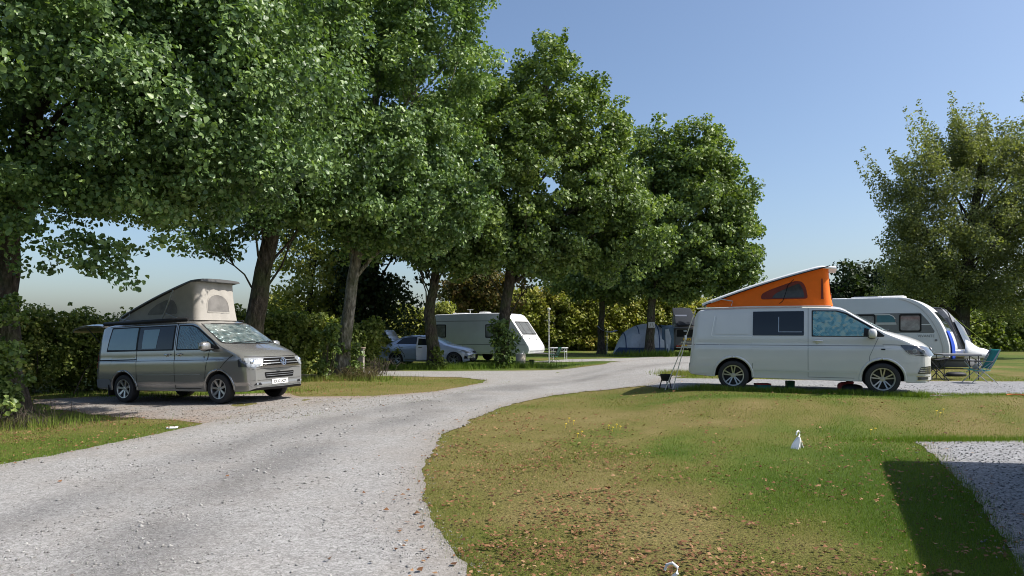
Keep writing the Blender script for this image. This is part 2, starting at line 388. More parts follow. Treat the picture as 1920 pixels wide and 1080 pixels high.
MT = dict(
    grass=grass_ground(),
    road=gravel_mat('pale_gravel', (.16, .156, .15), (.265, .258, .248), (.40, .392, .38), 90, (.23, .195, .16), .28, tracks=.66),
    pitch=gravel_mat('brown_gravel', (.11, .103, .096), (.24, .225, .21), (.39, .37, .35), 70, (.27, .18, .12), .5),
    pitch2=gravel_mat('grey_gravel', (.085, .086, .09), (.21, .212, .22), (.38, .383, .39), 75, (.25, .22, .19), .12),
    black=M('black_plastic', (.018, .018, .019), .55, spec=.25),
    grille=M('grille_black', (.008, .008, .008), .9, spec=.08),
    under=M('underbody', (.012, .012, .012), .9),
    rubber=M('tyre_rubber', (.022, .022, .023), .8, bump=.3, bsc=30),
    rim=M('alloy', (.50, .51, .52), .3, .85),
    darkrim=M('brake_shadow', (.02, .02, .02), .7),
    chrome=M('chrome', (.62, .63, .65), .16, 1.0),
    silver_tr=M('brushed_aluminium', (.45, .46, .47), .4, .8),
    bar=M('grille_bar', (.32, .33, .34), .35, .6),
    paint_grey=M('grey_beige_paint', (.35, .345, .335), .24, .6, .04, 1.5, coat=.9),
    paint_white=M('white_paint', (.61, .61, .60), .28, 0, .03, 1.5, coat=.8),
    paint_silver=M('silver_blue_paint', (.52, .57, .66), .32, .35, .04, 2, coat=.9),
    paint_sand=M('sand_silver_paint', (.26, .25, .24), .4, .4, .05, 2, coat=.6),
    glass=glass_dark('dark_glass'),
    glass_teal=M('blue_blind_glass', (.13, .26, .31), .35, 0, .08, 2, coat=1.0),
    glass_grey=M('curtain_glass', (.17, .18, .19), .3, 0, .5, 5, coat=1.0),
    blind_leaf=pattern_glass('teal_leaf_blind', [(.02, .06, .08), (.03, .20, .27), (.12, .36, .42), (.42, .50, .40), (.16, .14, .05)], 13, 5),
    blind_blue=pattern_glass('blue_print_blind', [(.015, .03, .04), (.03, .10, .15), (.10, .24, .33), (.02, .05, .06), (.25, .38, .42)], 7, 4),
    foil=foil_glass('foil_screen'),
    canvas_tan=M('tan_canvas', (.40, .375, .34), .9, 0, .08, 5, bump=.5, bsc=6, trans=.12),
    canvas_orange=M('orange_canvas', (.95, .185, .010), .85, 0, .06, 5, bump=.5, bsc=5, trans=.2),
    mesh_grey=M('window_mesh', (.16, .15, .14), .7, 0, .3, 4),
    mesh_dark=M('window_mesh_dark', (.03, .025, .02), .35, 0, .5, 9, coat=.3),
    red_mesh=M('maroon_mesh', (.16, .02, .008), .7, 0, .2, 4),
    slab_grey=M('grey_roof_shell', (.055, .055, .052), .5, 0, .1, 3, coat=.2),
    slab_far=M('dark_roof_shell', (.035, .04, .05), .9, spec=.1),
    paint_far=M('dark_sand_paint', (.13, .125, .115), .5, .2),
    slab_white=M('white_roof_shell', (.78, .78, .77), .4, 0, .05, 3, coat=.3),
    red_lens=M('red_lens', (.42, .012, .012), .2, 0, .1, 9, coat=1),
    lens=M('clear_lens', (.30, .32, .34), .18, .2, .5, 20, spec=.6),
    lens_dark=M('smoked_lens', (.06, .065, .075), .12, .3, .4, 16, coat=1),
    amber=M('amber_lens', (.6, .16, .01), .2, coat=1),
    plate_w=M('plate_white', (.8, .8, .77), .5),
    plate_y=M('plate_yellow', (.75, .48, .03), .5),
    ink=M('ink_black', (.01, .01, .01), .8, spec=.1),
    caravan_w=M('caravan_white', (.70, .71, .72), .4, 0, .04, 1.2, coat=.4),
    caravan_g=M('caravan_white_dim', (.60, .62, .63), .45, 0, .03, 1.2, coat=.2),  # dimmer copy of caravan white, the side's shade put into the colour
    cream=M('caravan_cream', (.58, .60, .61), .45, 0, .06, 1.5, coat=.2, bump=.1, bsc=3),
    stripe=M('dark_grey_stripe', (.16, .17, .18), .4),
    stripe_b=M('teal_stripe', (.05, .17, .22), .4),
    rooflight=M('smoked_rooflight', (.03, .03, .035), .2, coat=1),
    awning=M('grey_awning', (.20, .21, .235), .8, 0, .12, 3, bump=.6, bsc=4, trans=.1),
    awning_d=M('dark_awning_window', (.06, .065, .085), .3, 0, .3, 6, coat=.4),
    tarp=M('white_tarp', (.66, .67, .68), .6, 0, .08, 4, bump=.8, bsc=5),
    towel=M('royal_blue_towel', (.012, .06, .42), .95, 0, .2, 12, bump=.6, bsc=20),
    teal=M('teal_fabric', (.02, .24, .22), .7, 0, .15, 14),
    tubes=M('dark_metal_tube', (.014, .014, .015), .45),
    tube_g=M('grey_metal_tube', (.33, .33, .34), .35, .8),
    tabletop=M('grey_table_top', (.22, .22, .23), .5),
    tent_l=M('light_grey_tent', (.52, .56, .63), .75, 0, .1, 3, bump=.6, bsc=3, trans=.15),
    tent_d=M('navy_tent', (.03, .06, .15), .75, 0, .15, 3, bump=.5, bsc=4),
    tent_b=M('slate_blue_tent', (.10, .16, .23), .75, 0, .12, 3, bump=.6, bsc=3, trans=.1),
    signp=M('pale_sign', (.42, .42, .40), .7, 0, .1, 20),
    wood=M('weathered_wood', (.23, .21, .18), .9, 0, .3, 12, bump=.5, bsc=40),
    wood_d=M('sleeper_wood', (.33, .26, .20), .9, 0, .3, 9, bump=.5, bsc=30),
    white_pl=M('white_plastic', (.82, .82, .82), .4),
    red=M('red_plastic', (.5, .02, .03), .5),
    green_pl=M('green_plastic', (.015, .16, .08), .5),
    teal_pl=M('teal_plastic', (.01, .17, .16), .5),
    orange=M('orange_cable', (.75, .22, .05), .5),
    lime=M('lime_guy', (.40, .52, .05), .6),
    rope=M('pale_webbing', (.60, .57, .48), .8),
    leafA=leaf_mat('leaf_poplar', [(0, (.032, .066, .024)), (.42, (.130, .212, .070)), (.75, (.25, .352, .12)), (1, (.40, .48, .18))], .42, .26, .42),
    leafB=leaf_mat('leaf_mid', [(0, (.032, .062, .018)), (.42, (.130, .195, .052)), (.75, (.25, .325, .09)), (1, (.38, .43, .14))], .45, .28, .38),
    leafC=leaf_mat('leaf_hedge', [(0, (.06, .09, .020)), (.4, (.15, .20, .044)), (.75, (.27, .31, .08)), (1, (.38, .31, .11))], .55, .32, .3),
    leafY=leaf_mat('leaf_yellow', [(0, (.08, .11, .025)), (.4, (.22, .25, .05)), (.75, (.34, .34, .08)), (1, (.45, .32, .10))], .55, .30, .3),
    leafW=leaf_mat('leaf_willow', [(0, (.08, .10, .04)), (.45, (.20, .225, .085)), (.8, (.30, .32, .12)), (1, (.37, .36, .14))], .55, .36, .3),
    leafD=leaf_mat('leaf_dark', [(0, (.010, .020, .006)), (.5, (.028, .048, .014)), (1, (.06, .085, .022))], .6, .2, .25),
    leafR=leaf_mat('leaf_rusty', [(0, (.03, .04, .01)), (.4, (.09, .09, .02)), (.7, (.17, .12, .035)), (1, (.24, .12, .04))], .6, .25, .25),
    dead=leaf_mat('dead_leaf', [(0, (.06, .030, .016)), (.35, (.14, .065, .030)), (.7, (.25, .125, .06)), (1, (.42, .27, .15))], .7, .1, .2, 3),
    blade=leaf_mat('grass_blade', [(0, (.095, .170, .018)), (.35, (.150, .218, .034)), (.6, (.175, .20, .045)), (.82, (.245, .215, .075)), (1, (.36, .30, .14))], .7, .3, .2, .6),
    straw=leaf_mat('straw', [(0, (.10, .09, .04)), (.5, (.25, .19, .09)), (1, (.42, .33, .17))], .7, .2, .2),
    stem=M('woody_stem', (.07, .055, .04), .9, 0, .4, 8),
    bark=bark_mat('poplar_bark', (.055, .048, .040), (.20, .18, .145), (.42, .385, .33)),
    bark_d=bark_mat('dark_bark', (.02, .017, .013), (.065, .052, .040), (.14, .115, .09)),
    stone=M('loose_stone', (.36, .36, .37), .9, 0, .45, 9),
    yellow=M('yellow_petal', (.75, .55, .03), .6),
)
# ------------------------------------------------------------------ terrain
def inpoly(px, py, poly):
    x = np.asarray(px); y = np.asarray(py); c = np.zeros(x.shape, bool)
    n = len(poly)
    for i in range(n):
        x1, y1 = poly[i]; x2, y2 = poly[(i + 1) % n]
        if y1 == y2: continue
        cond = ((y1 > y) != (y2 > y)) & (x < (x2 - x1) * (y - y1) / (y2 - y1) + x1)
        c ^= cond
    return c
def dist_poly(px, py, poly, closed=True):
    x = np.asarray(px, float); y = np.asarray(py, float); d = np.full(x.shape, 1e9)
    n = len(poly)
    for i in range(n if closed else n - 1):
        ax, ay = poly[i]; bx, by = poly[(i + 1) % n]
        dx, dy = bx - ax, by - ay; q = dx * dx + dy * dy + 1e-9
        t = np.clip(((x - ax) * dx + (y - ay) * dy) / q, 0, 1)
        d = np.minimum(d, np.hypot(x - ax - t * dx, y - ay - t * dy))
    return d
def densify(poly, seed, amp=.05, step=.35):
    r = random.Random(seed); out = []
    n = len(poly)
    for i in range(n):
        a = Vector(poly[i]); b = Vector(poly[(i + 1) % n]); L = (b - a).length
        st = step if min(a.length, b.length) < 40 else 2.0
        k = max(1, int(L / st))
        for j in range(k):
            p = a.lerp(b, j / k); s = min(1, p.length / 6)
            q = .9 * float(fbm(np.array(p.x * 1.7 + seed), np.array(p.y * 1.7), 3) - .5) * amp * 4; out.append((p.x + (r.uniform(-amp, amp) * .35 + q) * s, p.y + (r.uniform(-amp, amp) * .35 + q) * s))
    return out
def smooth_poly(p, it=1):
    for _ in range(it):
        q = []
        for i in range(len(p)):
            a = p[i]; b = p[(i + 1) % len(p)]
            q.append((a[0] * .75 + b[0] * .25, a[1] * .75 + b[1] * .25)); q.append((a[0] * .25 + b[0] * .75, a[1] * .25 + b[1] * .75))
        p = q
    return p

ROAD_PX = [(-1200, 1150), (-300, 930), (0, 873), (120, 850), (250, 823), (345, 806), (385, 795), (470, 775), (560, 760), (640, 750), (720, 744), (820, 735), (905, 719), (912, 714),
           (860, 708), (700, 705), (560, 703), (700, 696), (850, 696), (1000, 695), (1080, 690), (1130, 684), (1180, 676), (1240, 670), (1330, 667), (1345, 676), (1335, 694), (1300, 702), (1250, 711), (1225, 722), (1100, 734),
           (1040, 742), (960, 758), (900, 781), (840, 812), (805, 848), (793, 880), (798, 940), (815, 990), (850, 1050), (872, 1080), (930, 1160), (1050, 1350), (1300, 2200), (-3600, 2200)]
PITCH_PX = [(430, 797), (345, 791), (200, 780), (110, 768), (55, 755), (70, 749), (180, 744), (300, 739), (545, 738), (565, 744), (700, 743), (820, 734), (905, 718), (960, 716), (800, 752), (640, 772), (500, 792)]
WPITCH = [G(1212, 724), G(1250, 708), G(1335, 699), (4.6, 19.5), (9, 18.6), (13.5, 18.2), (22, 18.4), (22, 14.45), (11, 14.42), (9.3, 14.40), (8.7, 14.12), (7.75, 14.16), (5.0, 15.38), (3.9, 15.9)]
NPITCH_PX = [(1716, 829), (1745, 850), (1790, 893), (1830, 940), (1872, 1000), (1908, 1060), (1965, 1150), (2300, 1500), (3600, 1500), (2700, 826), (2000, 826)]
STRIP_PX = [(985, 679), (1060, 674), (1160, 672), (1245, 669), (1180, 678), (1060, 679)]
road_p = densify([G(*p) for p in ROAD_PX], 1, .07, .13)
pitch_p = densify([G(*p) for p in PITCH_PX], 2, .08)
wpitch_p = densify(WPITCH, 3, .06)
npitch_p = densify([G(*p) for p in NPITCH_PX], 4, .05, .12)
strip_p = densify([G(*p) for p in STRIP_PX], 5, .1, .8)
PAVED = [road_p, pitch_p, wpitch_p, npitch_p, strip_p]

def dryness(x, y):
    """0 = green, 1 = straw"""
    d = fbm(x * .55 + 3, y * .55 + 8, 4)
    base = .49 + (d - .5) * 1.15 + .07 * np.sin(5.2 * (x * .92 - y * .38)) * (y < 16) + .5 * (fbm(x * 1.3, y * 1.3, 3) - .5)
    base += .20 * ss(y, 8.5, 12) * (1 - ss(y, 18, 24))
    base += .20 * (1 - ss(x, .6, 2.4)) * (1 - ss(y, 11, 15)) * ss(x, -1.5, -.5)
    base -= .22 * ss(x, 1.6, 3.6) * (1 - ss(y, 7.5, 10.5))
    base -= .10 * ss(x, .8, 2.2) * (1 - ss(y, 6, 9))
    base += .22 * np.exp(-((x - 1.2 - .25 * (y - 6)) ** 2 / .5)) * (fbm(x * .9, y * .5, 3) > .42) * (1 - ss(y, 10, 13))
    base -= .25 * np.exp(-((x - 4.4) ** 2 / .8 + (y - 8.6) ** 2 / 2.5))
    base -= .12 * ss(-x, 4, 8) * (1 - ss(y, 11, 14))
    base -= .16 * ss(y, 24, 34)
    base += .22 * ss(y, 60, 110)
    base -= .30 * np.exp(-((y - 14.1) / .28) ** 2) * ss(x, 2.4, 3.5)
    base -= .45 * np.exp(-((y - 10.05) / .3) ** 2) * ss(x, 5.2, 6.2)
    return np.clip(base, .03, .86)

def axis(lo, hi, fine_lo, fine_hi, st, g=1.22):
    a = list(np.arange(fine_lo, fine_hi, st)); s = st; v = a[-1]
    while v < hi: s *= g; v += s; a.append(v)
    s = st; v = fine_lo
    while v > lo: s *= g; v -= s; a.insert(0, v)
    return np.array(a)
gx = axis(-2500, 2500, -16, 17, .32); gy = axis(-2500, 3500, 1, 36, .32)
X, Y = np.meshgrid(gx, gy); Z = Hn(X, Y)
Z = Z + np.where(np.minimum.reduce([dist_poly(X, Y, p) for p in PAVED[:4]]) > .5, .03 * (fbm(X * .8, Y * .8, 3) - .5), 0) * (Y < 60)
V = np.stack([X.ravel(), Y.ravel(), Z.ravel() - .0], 1)
nx, ny = len(gx), len(gy)
ii = (np.arange(ny - 1)[:, None] * nx + np.arange(nx - 1)[None, :]).ravel()
F = np.stack([ii, ii + 1, ii + nx + 1, ii + nx], 1)
me = np_mesh('ground', V, F, MT['grass'], smooth=True)
a = me.attributes.new('dry', 'FLOAT', 'POINT'); a.data.foreach_set('value', dryness(V[:, 0], V[:, 1]).astype(np.float32))
tag(link('ground', me), 'patchy mown grass, part green and part dried to straw', 'grass', kind='structure')

def sheet(name, poly, mat, lift, label, cat, grid=.45, edge=.45, track=None):
    xs = [p[0] for p in poly]; ys = [p[1] for p in poly]
    pts = []
    x0, x1, y0, y1 = max(min(xs), -14), min(max(xs), 24), max(min(ys), 1.2), min(max(ys), 60)
    gx_ = np.arange(x0, x1, grid); gy_ = np.arange(y0, y1, grid)
    A, B = np.meshgrid(gx_, gy_); A = A.ravel() + rng.uniform(-.08, .08, A.size); B = B.ravel() + rng.uniform(-.08, .08, B.size)
    k = inpoly(A, B, poly) & (dist_poly(A, B, poly) > .12)
    coords = [Vector(p) for p in poly] + [Vector((a, b)) for a, b in zip(A[k], B[k])]
    n = len(poly)
    vo, eo, fo, *_ = delaunay_2d_cdt(coords, [(i, (i + 1) % n) for i in range(n)], [], 0, 1e-4)
    vo = np.array([(v.x, v.y) for v in vo]); fo = np.array([f for f in fo if len(f) == 3])
    cen = vo[fo].mean(1); keep = inpoly(cen[:, 0], cen[:, 1], poly); fo = fo[keep]
    # orient up
    a, b, c = vo[fo[:, 0]], vo[fo[:, 1]], vo[fo[:, 2]]
    cr = (b[:, 0] - a[:, 0]) * (c[:, 1] - a[:, 1]) - (b[:, 1] - a[:, 1]) * (c[:, 0] - a[:, 0])
    fo[cr < 0] = fo[cr < 0][:, ::-1]
    z = Hn(vo[:, 0], vo[:, 1]) + lift
    me = np_mesh(name, np.column_stack([vo, z]), fo, mat, smooth=True)
    d = dist_poly(vo[:, 0], vo[:, 1], poly)
    at = me.attributes.new('dry', 'FLOAT', 'POINT'); at.data.foreach_set('value', np.clip(.62 - d / edge * .62, 0, .62).astype(np.float32))
    if track is not None:
        at = me.attributes.new('track', 'FLOAT', 'POINT'); at.data.foreach_set('value', track(vo[:, 0], vo[:, 1]).astype(np.float32))
    return tag(link(name, me), label, cat, kind='structure')

CL = [G(*p) for p in ((60, 1250), (230, 1080), (340, 980), (460, 895), (570, 848), (700, 803), (850, 757), (1000, 724), (1150, 700), (1290, 680))]
CL2 = [G(*p) for p in ((-400, 1110), (-150, 1030), (60, 968), (280, 892), (480, 825), (640, 785), (780, 757), (930, 728), (1080, 704), (1240, 682))]
def track(x, y):
    d = dist_poly(x, y, CL, False); d2 = dist_poly(x, y, CL2, False); w = .15 + .95 * ss(fbm(x * .8, y * .8, 3), .3, .65)
    t = np.exp(-(d / .42) ** 2) + .8 * np.exp(-(d2 / .34) ** 2)
    return np.clip(t * w * 1.3 * (1 - .5 * ss(y, 14, 30)), 0, 1)
sheet('gravel_pitch', pitch_p, MT['pitch'], .006, 'brownish gravel pitch beneath the grey campervan', 'gravel pitch')
sheet('road', road_p, MT['road'], .012, 'pale crushed stone track winding between the lawns', 'road', .4, .5, track)
sheet('gravel_pitch', wpitch_p, MT['pitch2'], .008, 'grey gravel pitch beneath the white campervan', 'gravel pitch')
sheet('gravel_pitch', npitch_p, MT['pitch2'], .008, 'empty grey gravel pitch at the near right', 'gravel pitch', .4, .2)
sheet('path', strip_p, MT['road'], .008, 'thin gravel path by the far caravan', 'path', .6, .3, track)
# distant wooded rise
hv = []; hf = []
gxx = np.linspace(60, 900, 120)
for j, (yy, zz) in enumerate(((420, 6), (425, 14), (450, 20), (520, 24), (700, 20))):
    for x_ in gxx: hv.append((x_, yy, zz + (5 * float(fbm(np.array(x_ * .05), np.array(j * .7), 4)) if 0 < j < 4 else 0) - 3 + x_ * .01))
for j in range(4):
    for i in range(119): hf.append((j * 120 + i, j * 120 + i + 1, (j + 1) * 120 + i + 1, (j + 1) * 120 + i))
mh = MB(); mh.add(hv, hf); tag(mh.build('hills', M('hazed_wood', (.10, .15, .14), .95, 0, .35, .08), smooth=60), 'distant wooded rise on the right horizon, haze painted in as blue-green', 'hill', kind='structure')  # haze blue mixed into the wood colour

# ------------------------------------------------------------------ grass blades / leaves / stones
def scatter_pts(n, x0, x1, y0, y1, falloff):
    """more points near the lens: density ~ 1/y**falloff"""
    u = rng.random(n)
    if falloff == 1: y = y0 * (y1 / y0) ** u
    else:
        p = 1 - falloff; y = (y0 ** p + u * (y1 ** p - y0 ** p)) ** (1 / p)
    x = rng.uniform(-1, 1, n) * (y * .80 + .8)
    k = (x > x0) & (x < x1)
    return x[k], y[k]
def blades(name, x, y, hgt, wid, mat, tint, label, lean=.6, z=None):
    n = len(x); z = Hn(x, y) if z is None else z
    th = rng.uniform(0, 2 * np.pi, n); h = hgt * rng.uniform(.5, 1.3, n); w = wid
    ln = rng.uniform(0, 1, n) ** 1.2 * lean; ph = rng.uniform(0, 2 * np.pi, n)
    dx, dy = np.cos(th) * w / 2, np.sin(th) * w / 2
    tip = np.stack([x + np.cos(ph) * h * ln, y + np.sin(ph) * h * ln, z + h * np.sqrt(np.clip(1 - (ln * .8) ** 2, .1, 1))], 1)
    V = np.empty((n, 3, 3)); V[:, 0] = np.stack([x - dx, y - dy, z - .01], 1); V[:, 1] = np.stack([x + dx, y + dy, z - .01], 1); V[:, 2] = tip
    me = np_mesh(name, V.reshape(-1, 3), np.arange(n * 3).reshape(n, 3), mat, {'tint': tint})
    return tag(link(name, me), label, 'grass', kind='stuff')
def off_paved(x, y, m=0.0):
    k = np.ones(x.shape, bool)
    for p in PAVED: k &= ~inpoly(x, y, p)
    if m < 0:
        for p in PAVED[:4]: dd = dist_poly(x, y, p); k |= rng.random(x.shape) < .55 * np.exp(-(dd / -m) ** 1.3)
    return k
x, y = scatter_pts(620000, -14, 15, 3.3, 26, 1.7)
k = off_paved(x, y, -.10); x, y = x[k], y[k]
dr = dryness(x, y)
r_ = np.hypot(x, y)
green = 1 - dr
hg = (.014 + .024 * np.clip(green - .25, 0, 1)) * (1 + r_ * .03)
edge = np.minimum.reduce([dist_poly(x, y, p) for p in PAVED[:4]])
hg = hg * (1 + 1.1 * np.exp(-(edge / .12) ** 2) * (fbm(x * 2, y * 2, 2) > .45))
wd_ = np.maximum(.0035, r_ * .00062)
blades('lawn_grass', x, y, hg, wd_, MT['blade'], np.clip(dr * .95 + rng.normal(0, .32, len(x)) - .05, 0, 1), 'short lawn blades, green mixed with straw', .95)

# fallen leaves: dense on the left part of the lawn, by the road edge
def leaves_flat(name, x, y, size, mat, label, zoff=.012, curl=.5):
    n = len(x); z = Hn(x, y) + zoff + rng.uniform(0, .012, n)
    th = rng.uniform(0, 2 * np.pi, n); s = size * rng.uniform(.6, 1.35, n); asp = rng.uniform(.45, .8, n)
    c, s_ = np.cos(th), np.sin(th)
    def P(a, b, h):
        return np.stack([x + (a * c - b * s_) * s, y + (a * s_ + b * c) * s, z + h * s], 1)
    cu = rng.uniform(0, curl, n); cu2 = rng.uniform(-.1, curl, n)
    V = np.stack([P(-.5, 0, cu2), P(0, -asp * .5, cu), P(.55, 0, cu2 * .6), P(0, asp * .5, cu * .3)], 1).reshape(-1, 3)
    base = np.arange(n)[:, None] * 4
    F = np.concatenate([base + [0, 1, 3], base + [1, 2, 3]], 0)
    t = rng.random(n)
    return tag(link(name, np_mesh(name, V, F, mat, {'tint': np.concatenate([t, t])})), label, 'fallen leaves', kind='stuff')
x, y = scatter_pts(42000, -14, 14, 3.3, 24, 1.5)
dens = np.exp(-((x - .35 + .10 * (y - 5)) / 1.15) ** 2) * (y > 3.4) * (y < 13.5) * 1.7 + .15 + .25 * ((x < -4) & (y < 24)) + .12 * np.exp(-((x - 1.5) / 2.5) ** 2) * (y < 7)
dens *= .25 + 1.7 * (fbm(x * 1.2 + 5, y * 1.2, 3) > .48)
k = (rng.random(len(x)) < dens * .75) & off_paved(x, y)
xx, yy = x[k], y[k]
leaves_flat('fallen_leaves', xx, yy, .025 + .0022 * yy, MT['dead'], 'scattered brown curled leaves on the lawn', .022)
x, y = scatter_pts(5000, -12, 14, 3.3, 26, 1.4)
ed = np.minimum.reduce([dist_poly(x, y, p) for p in PAVED[:4]])
k = (~off_paved(x, y)) & (rng.random(len(x)) < (.85 * np.exp(-(ed / .35) ** 2) + .10 * inpoly(x, y, pitch_p) + .012))
leaves_flat('fallen_leaves', x[k], y[k], .045, MT['dead'], 'few brown leaves blown onto the gravel edges', .018)

x, y = scatter_pts(26000, -14, 14, 3.3, 16, 1.6)
k = off_paved(x, y) & (rng.random(len(x)) < .35 + .9 * (fbm(x * 1.6, y * 1.6 + 4, 3) > .52))
leaves_flat('leaf_litter', x[k], y[k], .013 + .0014 * y[k], leaf_mat('dark_litter', [(0, (.02, .014, .008)), (.6, (.09, .055, .025)), (1, (.22, .15, .07))], .9, .02, .1, 3), 'fine dark leaf litter among the grass', .020)
# loose stones
def stones(name, x, y, size, lift, mat, label):
    n = len(x); z = Hn(x, y) + lift
    s = size * rng.uniform(.5, 1.5, n)
    base = np.array([(1, 0, 0), (0, 1, 0), (-1, 0, 0), (0, -1, 0), (0, 0, .75), (0, 0, -.3)], float)
    V = np.repeat(base[None], n, 0) * s[:, None, None] * rng.uniform(.5, 1.2, (n, 1, 3)) + rng.uniform(-.25, .25, (n, 6, 3)) * s[:, None, None]
    th = rng.uniform(0, 2 * np.pi, n); c, s_ = np.cos(th)[:, None], np.sin(th)[:, None]
    Vx = V[:, :, 0] * c - V[:, :, 1] * s_; Vy = V[:, :, 0] * s_ + V[:, :, 1] * c
    V = np.stack([Vx + x[:, None], Vy + y[:, None], V[:, :, 2] + z[:, None]], 2).reshape(-1, 3)
    f = np.array([(0, 1, 4), (1, 2, 4), (2, 3, 4), (3, 0, 4), (1, 0, 5), (2, 1, 5), (3, 2, 5), (0, 3, 5)])
    F = (np.arange(n)[:, None, None] * 6 + f[None]).reshape(-1, 3)
    t = np.repeat(rng.random(n), 8)
    return tag(link(name, np_mesh(name, V, F, mat, {'tint': t})), label, 'gravel', kind='stuff')
MT['stone'] = leaf_mat('loose_stone', [(0, (.15, .146, .14)), (.5, (.27, .263, .25)), (1, (.46, .45, .43))], .9, 0.02, .2, 3)
x, y = scatter_pts(60000, -12, 6, 3.2, 16, 1.9)
ed = dist_poly(x, y, road_p); ins = inpoly(x, y, road_p)
k = (ins & (rng.random(len(x)) < .25 + .9 * (fbm(x * .9, y * .9, 3) > .5))) | (~ins & (rng.random(len(x)) < .9 * np.exp(-(ed / .10) ** 1.2))); x, y = x[k], y[k]
stones('loose_gravel', x, y, (.0030 + .0006 * y) * (1 + 1.6 * (rng.random(len(x)) > .93)), .013, MT['stone'], 'loose pale chippings on the track')
x, y = scatter_pts(46000, 2.5, 16, 3.6, 17, 1.6)
k = inpoly(x, y, npitch_p) | inpoly(x, y, wpitch_p) | (rng.random(len(x)) < .6 * np.exp(-(dist_poly(x, y, npitch_p) / .08) ** 1.2)); x, y = x[k], y[k]
MT['stone2'] = leaf_mat('pitch_stone', [(0, (.08, .082, .086)), (.5, (.21, .213, .22)), (1, (.42, .425, .43))], .9, 0.02, .2, 3)
stones('loose_gravel', x, y, .008 + .0004 * y, .012, MT['stone2'], 'grey stones covering the right hand pitches')
x, y = scatter_pts(26000, -10, 0, 8, 18, 1.3)
k = inpoly(x, y, pitch_p); x, y = x[k], y[k]
MT['stone3'] = leaf_mat('brown_stone', [(0, (.08, .07, .06)), (.5, (.26, .23, .20)), (1, (.48, .44, .39))], .9, 0.02, .2, 3)
stones('loose_gravel', x, y, .013, .016, MT['stone3'], 'brownish stones scattered over the left pitch')

# a few dandelions
x = np.array([G(px, py)[0] for px, py in [(1066, 792), (1075, 797), (1060, 803), (1140, 806), (1148, 810), (1155, 804), (1162, 808), (1082, 822), (1090, 818), (1640, 812), (1632, 815), (1755, 778), (1762, 782), (1768, 775)]])
y = np.array([G(px, py)[1] for px, py in [(1066, 792), (1075, 797), (1060, 803), (1140, 806), (1148, 810), (1155, 804), (1162, 808), (1082, 822), (1090, 818), (1640, 812), (1632, 815), (1755, 778), (1762, 782), (1768, 775)]])
fl = MB()
for a, b in zip(x, y):
    z = H(a, b); fl.tube([(a, b, z), (a + .01, b, z + .07)], .0025, 4); fl.ell((a + .01, b, z + .075), (.020, .020, .009), 7, 4)
tag(fl.build('wildflowers', MT['yellow']), 'little yellow dandelions in the dry lawn', 'flowers', kind='stuff')

# ------------------------------------------------------------------ leaves of trees and hedges
def leaf_cloud(centres, radii, counts, size, flat=.75, up=.45, out=.5, core=None, tintb=0.0, droop=.15):
    """leaf quads round every clump centre -> V, F, tint"""
    C = np.asarray(centres, float); Rr = np.asarray(radii, float); cn = np.asarray(counts, int)
    idx = np.repeat(np.arange(len(C)), cn); n = len(idx)
    d = rng.normal(size=(n, 3)); d /= np.linalg.norm(d, axis=1)[:, None]
    rad = rng.random(n) ** .42
    P = C[idx] + d * rad[:, None] * Rr[idx][:, None] * np.array([1, 1, flat])
    cc = np.asarray(core if core is not None else C.mean(0), float)
    o = P - cc; o /= (np.linalg.norm(o, axis=1)[:, None] + 1e-6)
    nrm = rng.normal(size=(n, 3)) * .75 + np.array([0, 0, 1]) * up + o * out + d * .35
    nrm /= np.linalg.norm(nrm, axis=1)[:, None]
    t = rng.normal(size=(n, 3)); t[:, 2] -= droop * 3
    t -= (t * nrm).sum(1)[:, None] * nrm; t /= (np.linalg.norm(t, axis=1)[:, None] + 1e-6)
    b = np.cross(nrm, t)
    s = size * rng.uniform(.65, 1.3, n)[:, None]
    w = .40
    if size <= .131 and droop < .2:
        w = rng.uniform(.34, .52, (n, 1)); tip = P + t * s * .62 - nrm * s * rng.uniform(0, .2, (n, 1)); hh = rng.uniform(.02, .16, (n, 1))
        V = np.stack([P - t * s * .42, P - t * s * .18 + b * s * w + nrm * s * hh, P + t * s * .22 + b * s * w * .72 + nrm * s * hh, tip, P + t * s * .22 - b * s * w * .72 + nrm * s * hh, P - t * s * .18 - b * s * w + nrm * s * hh], 1).reshape(-1, 3)
        base = np.arange(n)[:, None] * 6
        F = np.concatenate([base + [0, 1, 2, 3], base + [0, 3, 4, 5]], 0)
        tint = np.clip(.42 + rng.normal(0, .13, len(C))[idx] + rng.normal(0, .27, n) + tintb, 0, 1)
        return V, F, np.concatenate([tint, tint])
    V = np.stack([P - t * s * .5, P + b * s * w + nrm * s * .10, P + t * s * .55, P - b * s * w + nrm * s * .10], 1).reshape(-1, 3)
    base = np.arange(n)[:, None] * 4
    F = np.concatenate([base + [0, 1, 2], base + [0, 2, 3]], 0)
    ct = rng.normal(0, .13, len(C))[idx]
    tint = np.clip(.42 + ct + rng.normal(0, .27, n) + tintb, 0, 1)
    return V, F, np.concatenate([tint, tint])

def clumps_in(ells, n, rlo, rhi, shell=.35, cut=None, seed=0, voids=0):
    g = np.random.default_rng(seed); out = []; E = ells
    wts = np.array([e[3] * e[4] * e[5] for e in E]) ** .72; wts /= wts.sum()
    while len(out) < n:
        e = E[g.choice(len(E), p=wts)]
        d = g.normal(size=3); d /= np.linalg.norm(d); r = (shell + (1 - shell) * g.random()) ** .8
        if g.random() < .12: r *= 1.06 + .10 * g.random()
        p = np.array(e[:3]) + d * r * np.array(e[3:6])
        if p[2] < 1.2 and not (cut and cut(p) is None): pass
        if cut is not None and not cut(p): continue
        if voids and fbm(np.array(p[0] * voids + 3.1 + p[1] * .37 * voids), np.array(p[2] * voids * 1.15 - p[1] * .31 * voids + seed), 2) < .305: continue
        out.append(p)
    C = np.array(out); return C, g.uniform(rlo, rhi, n)

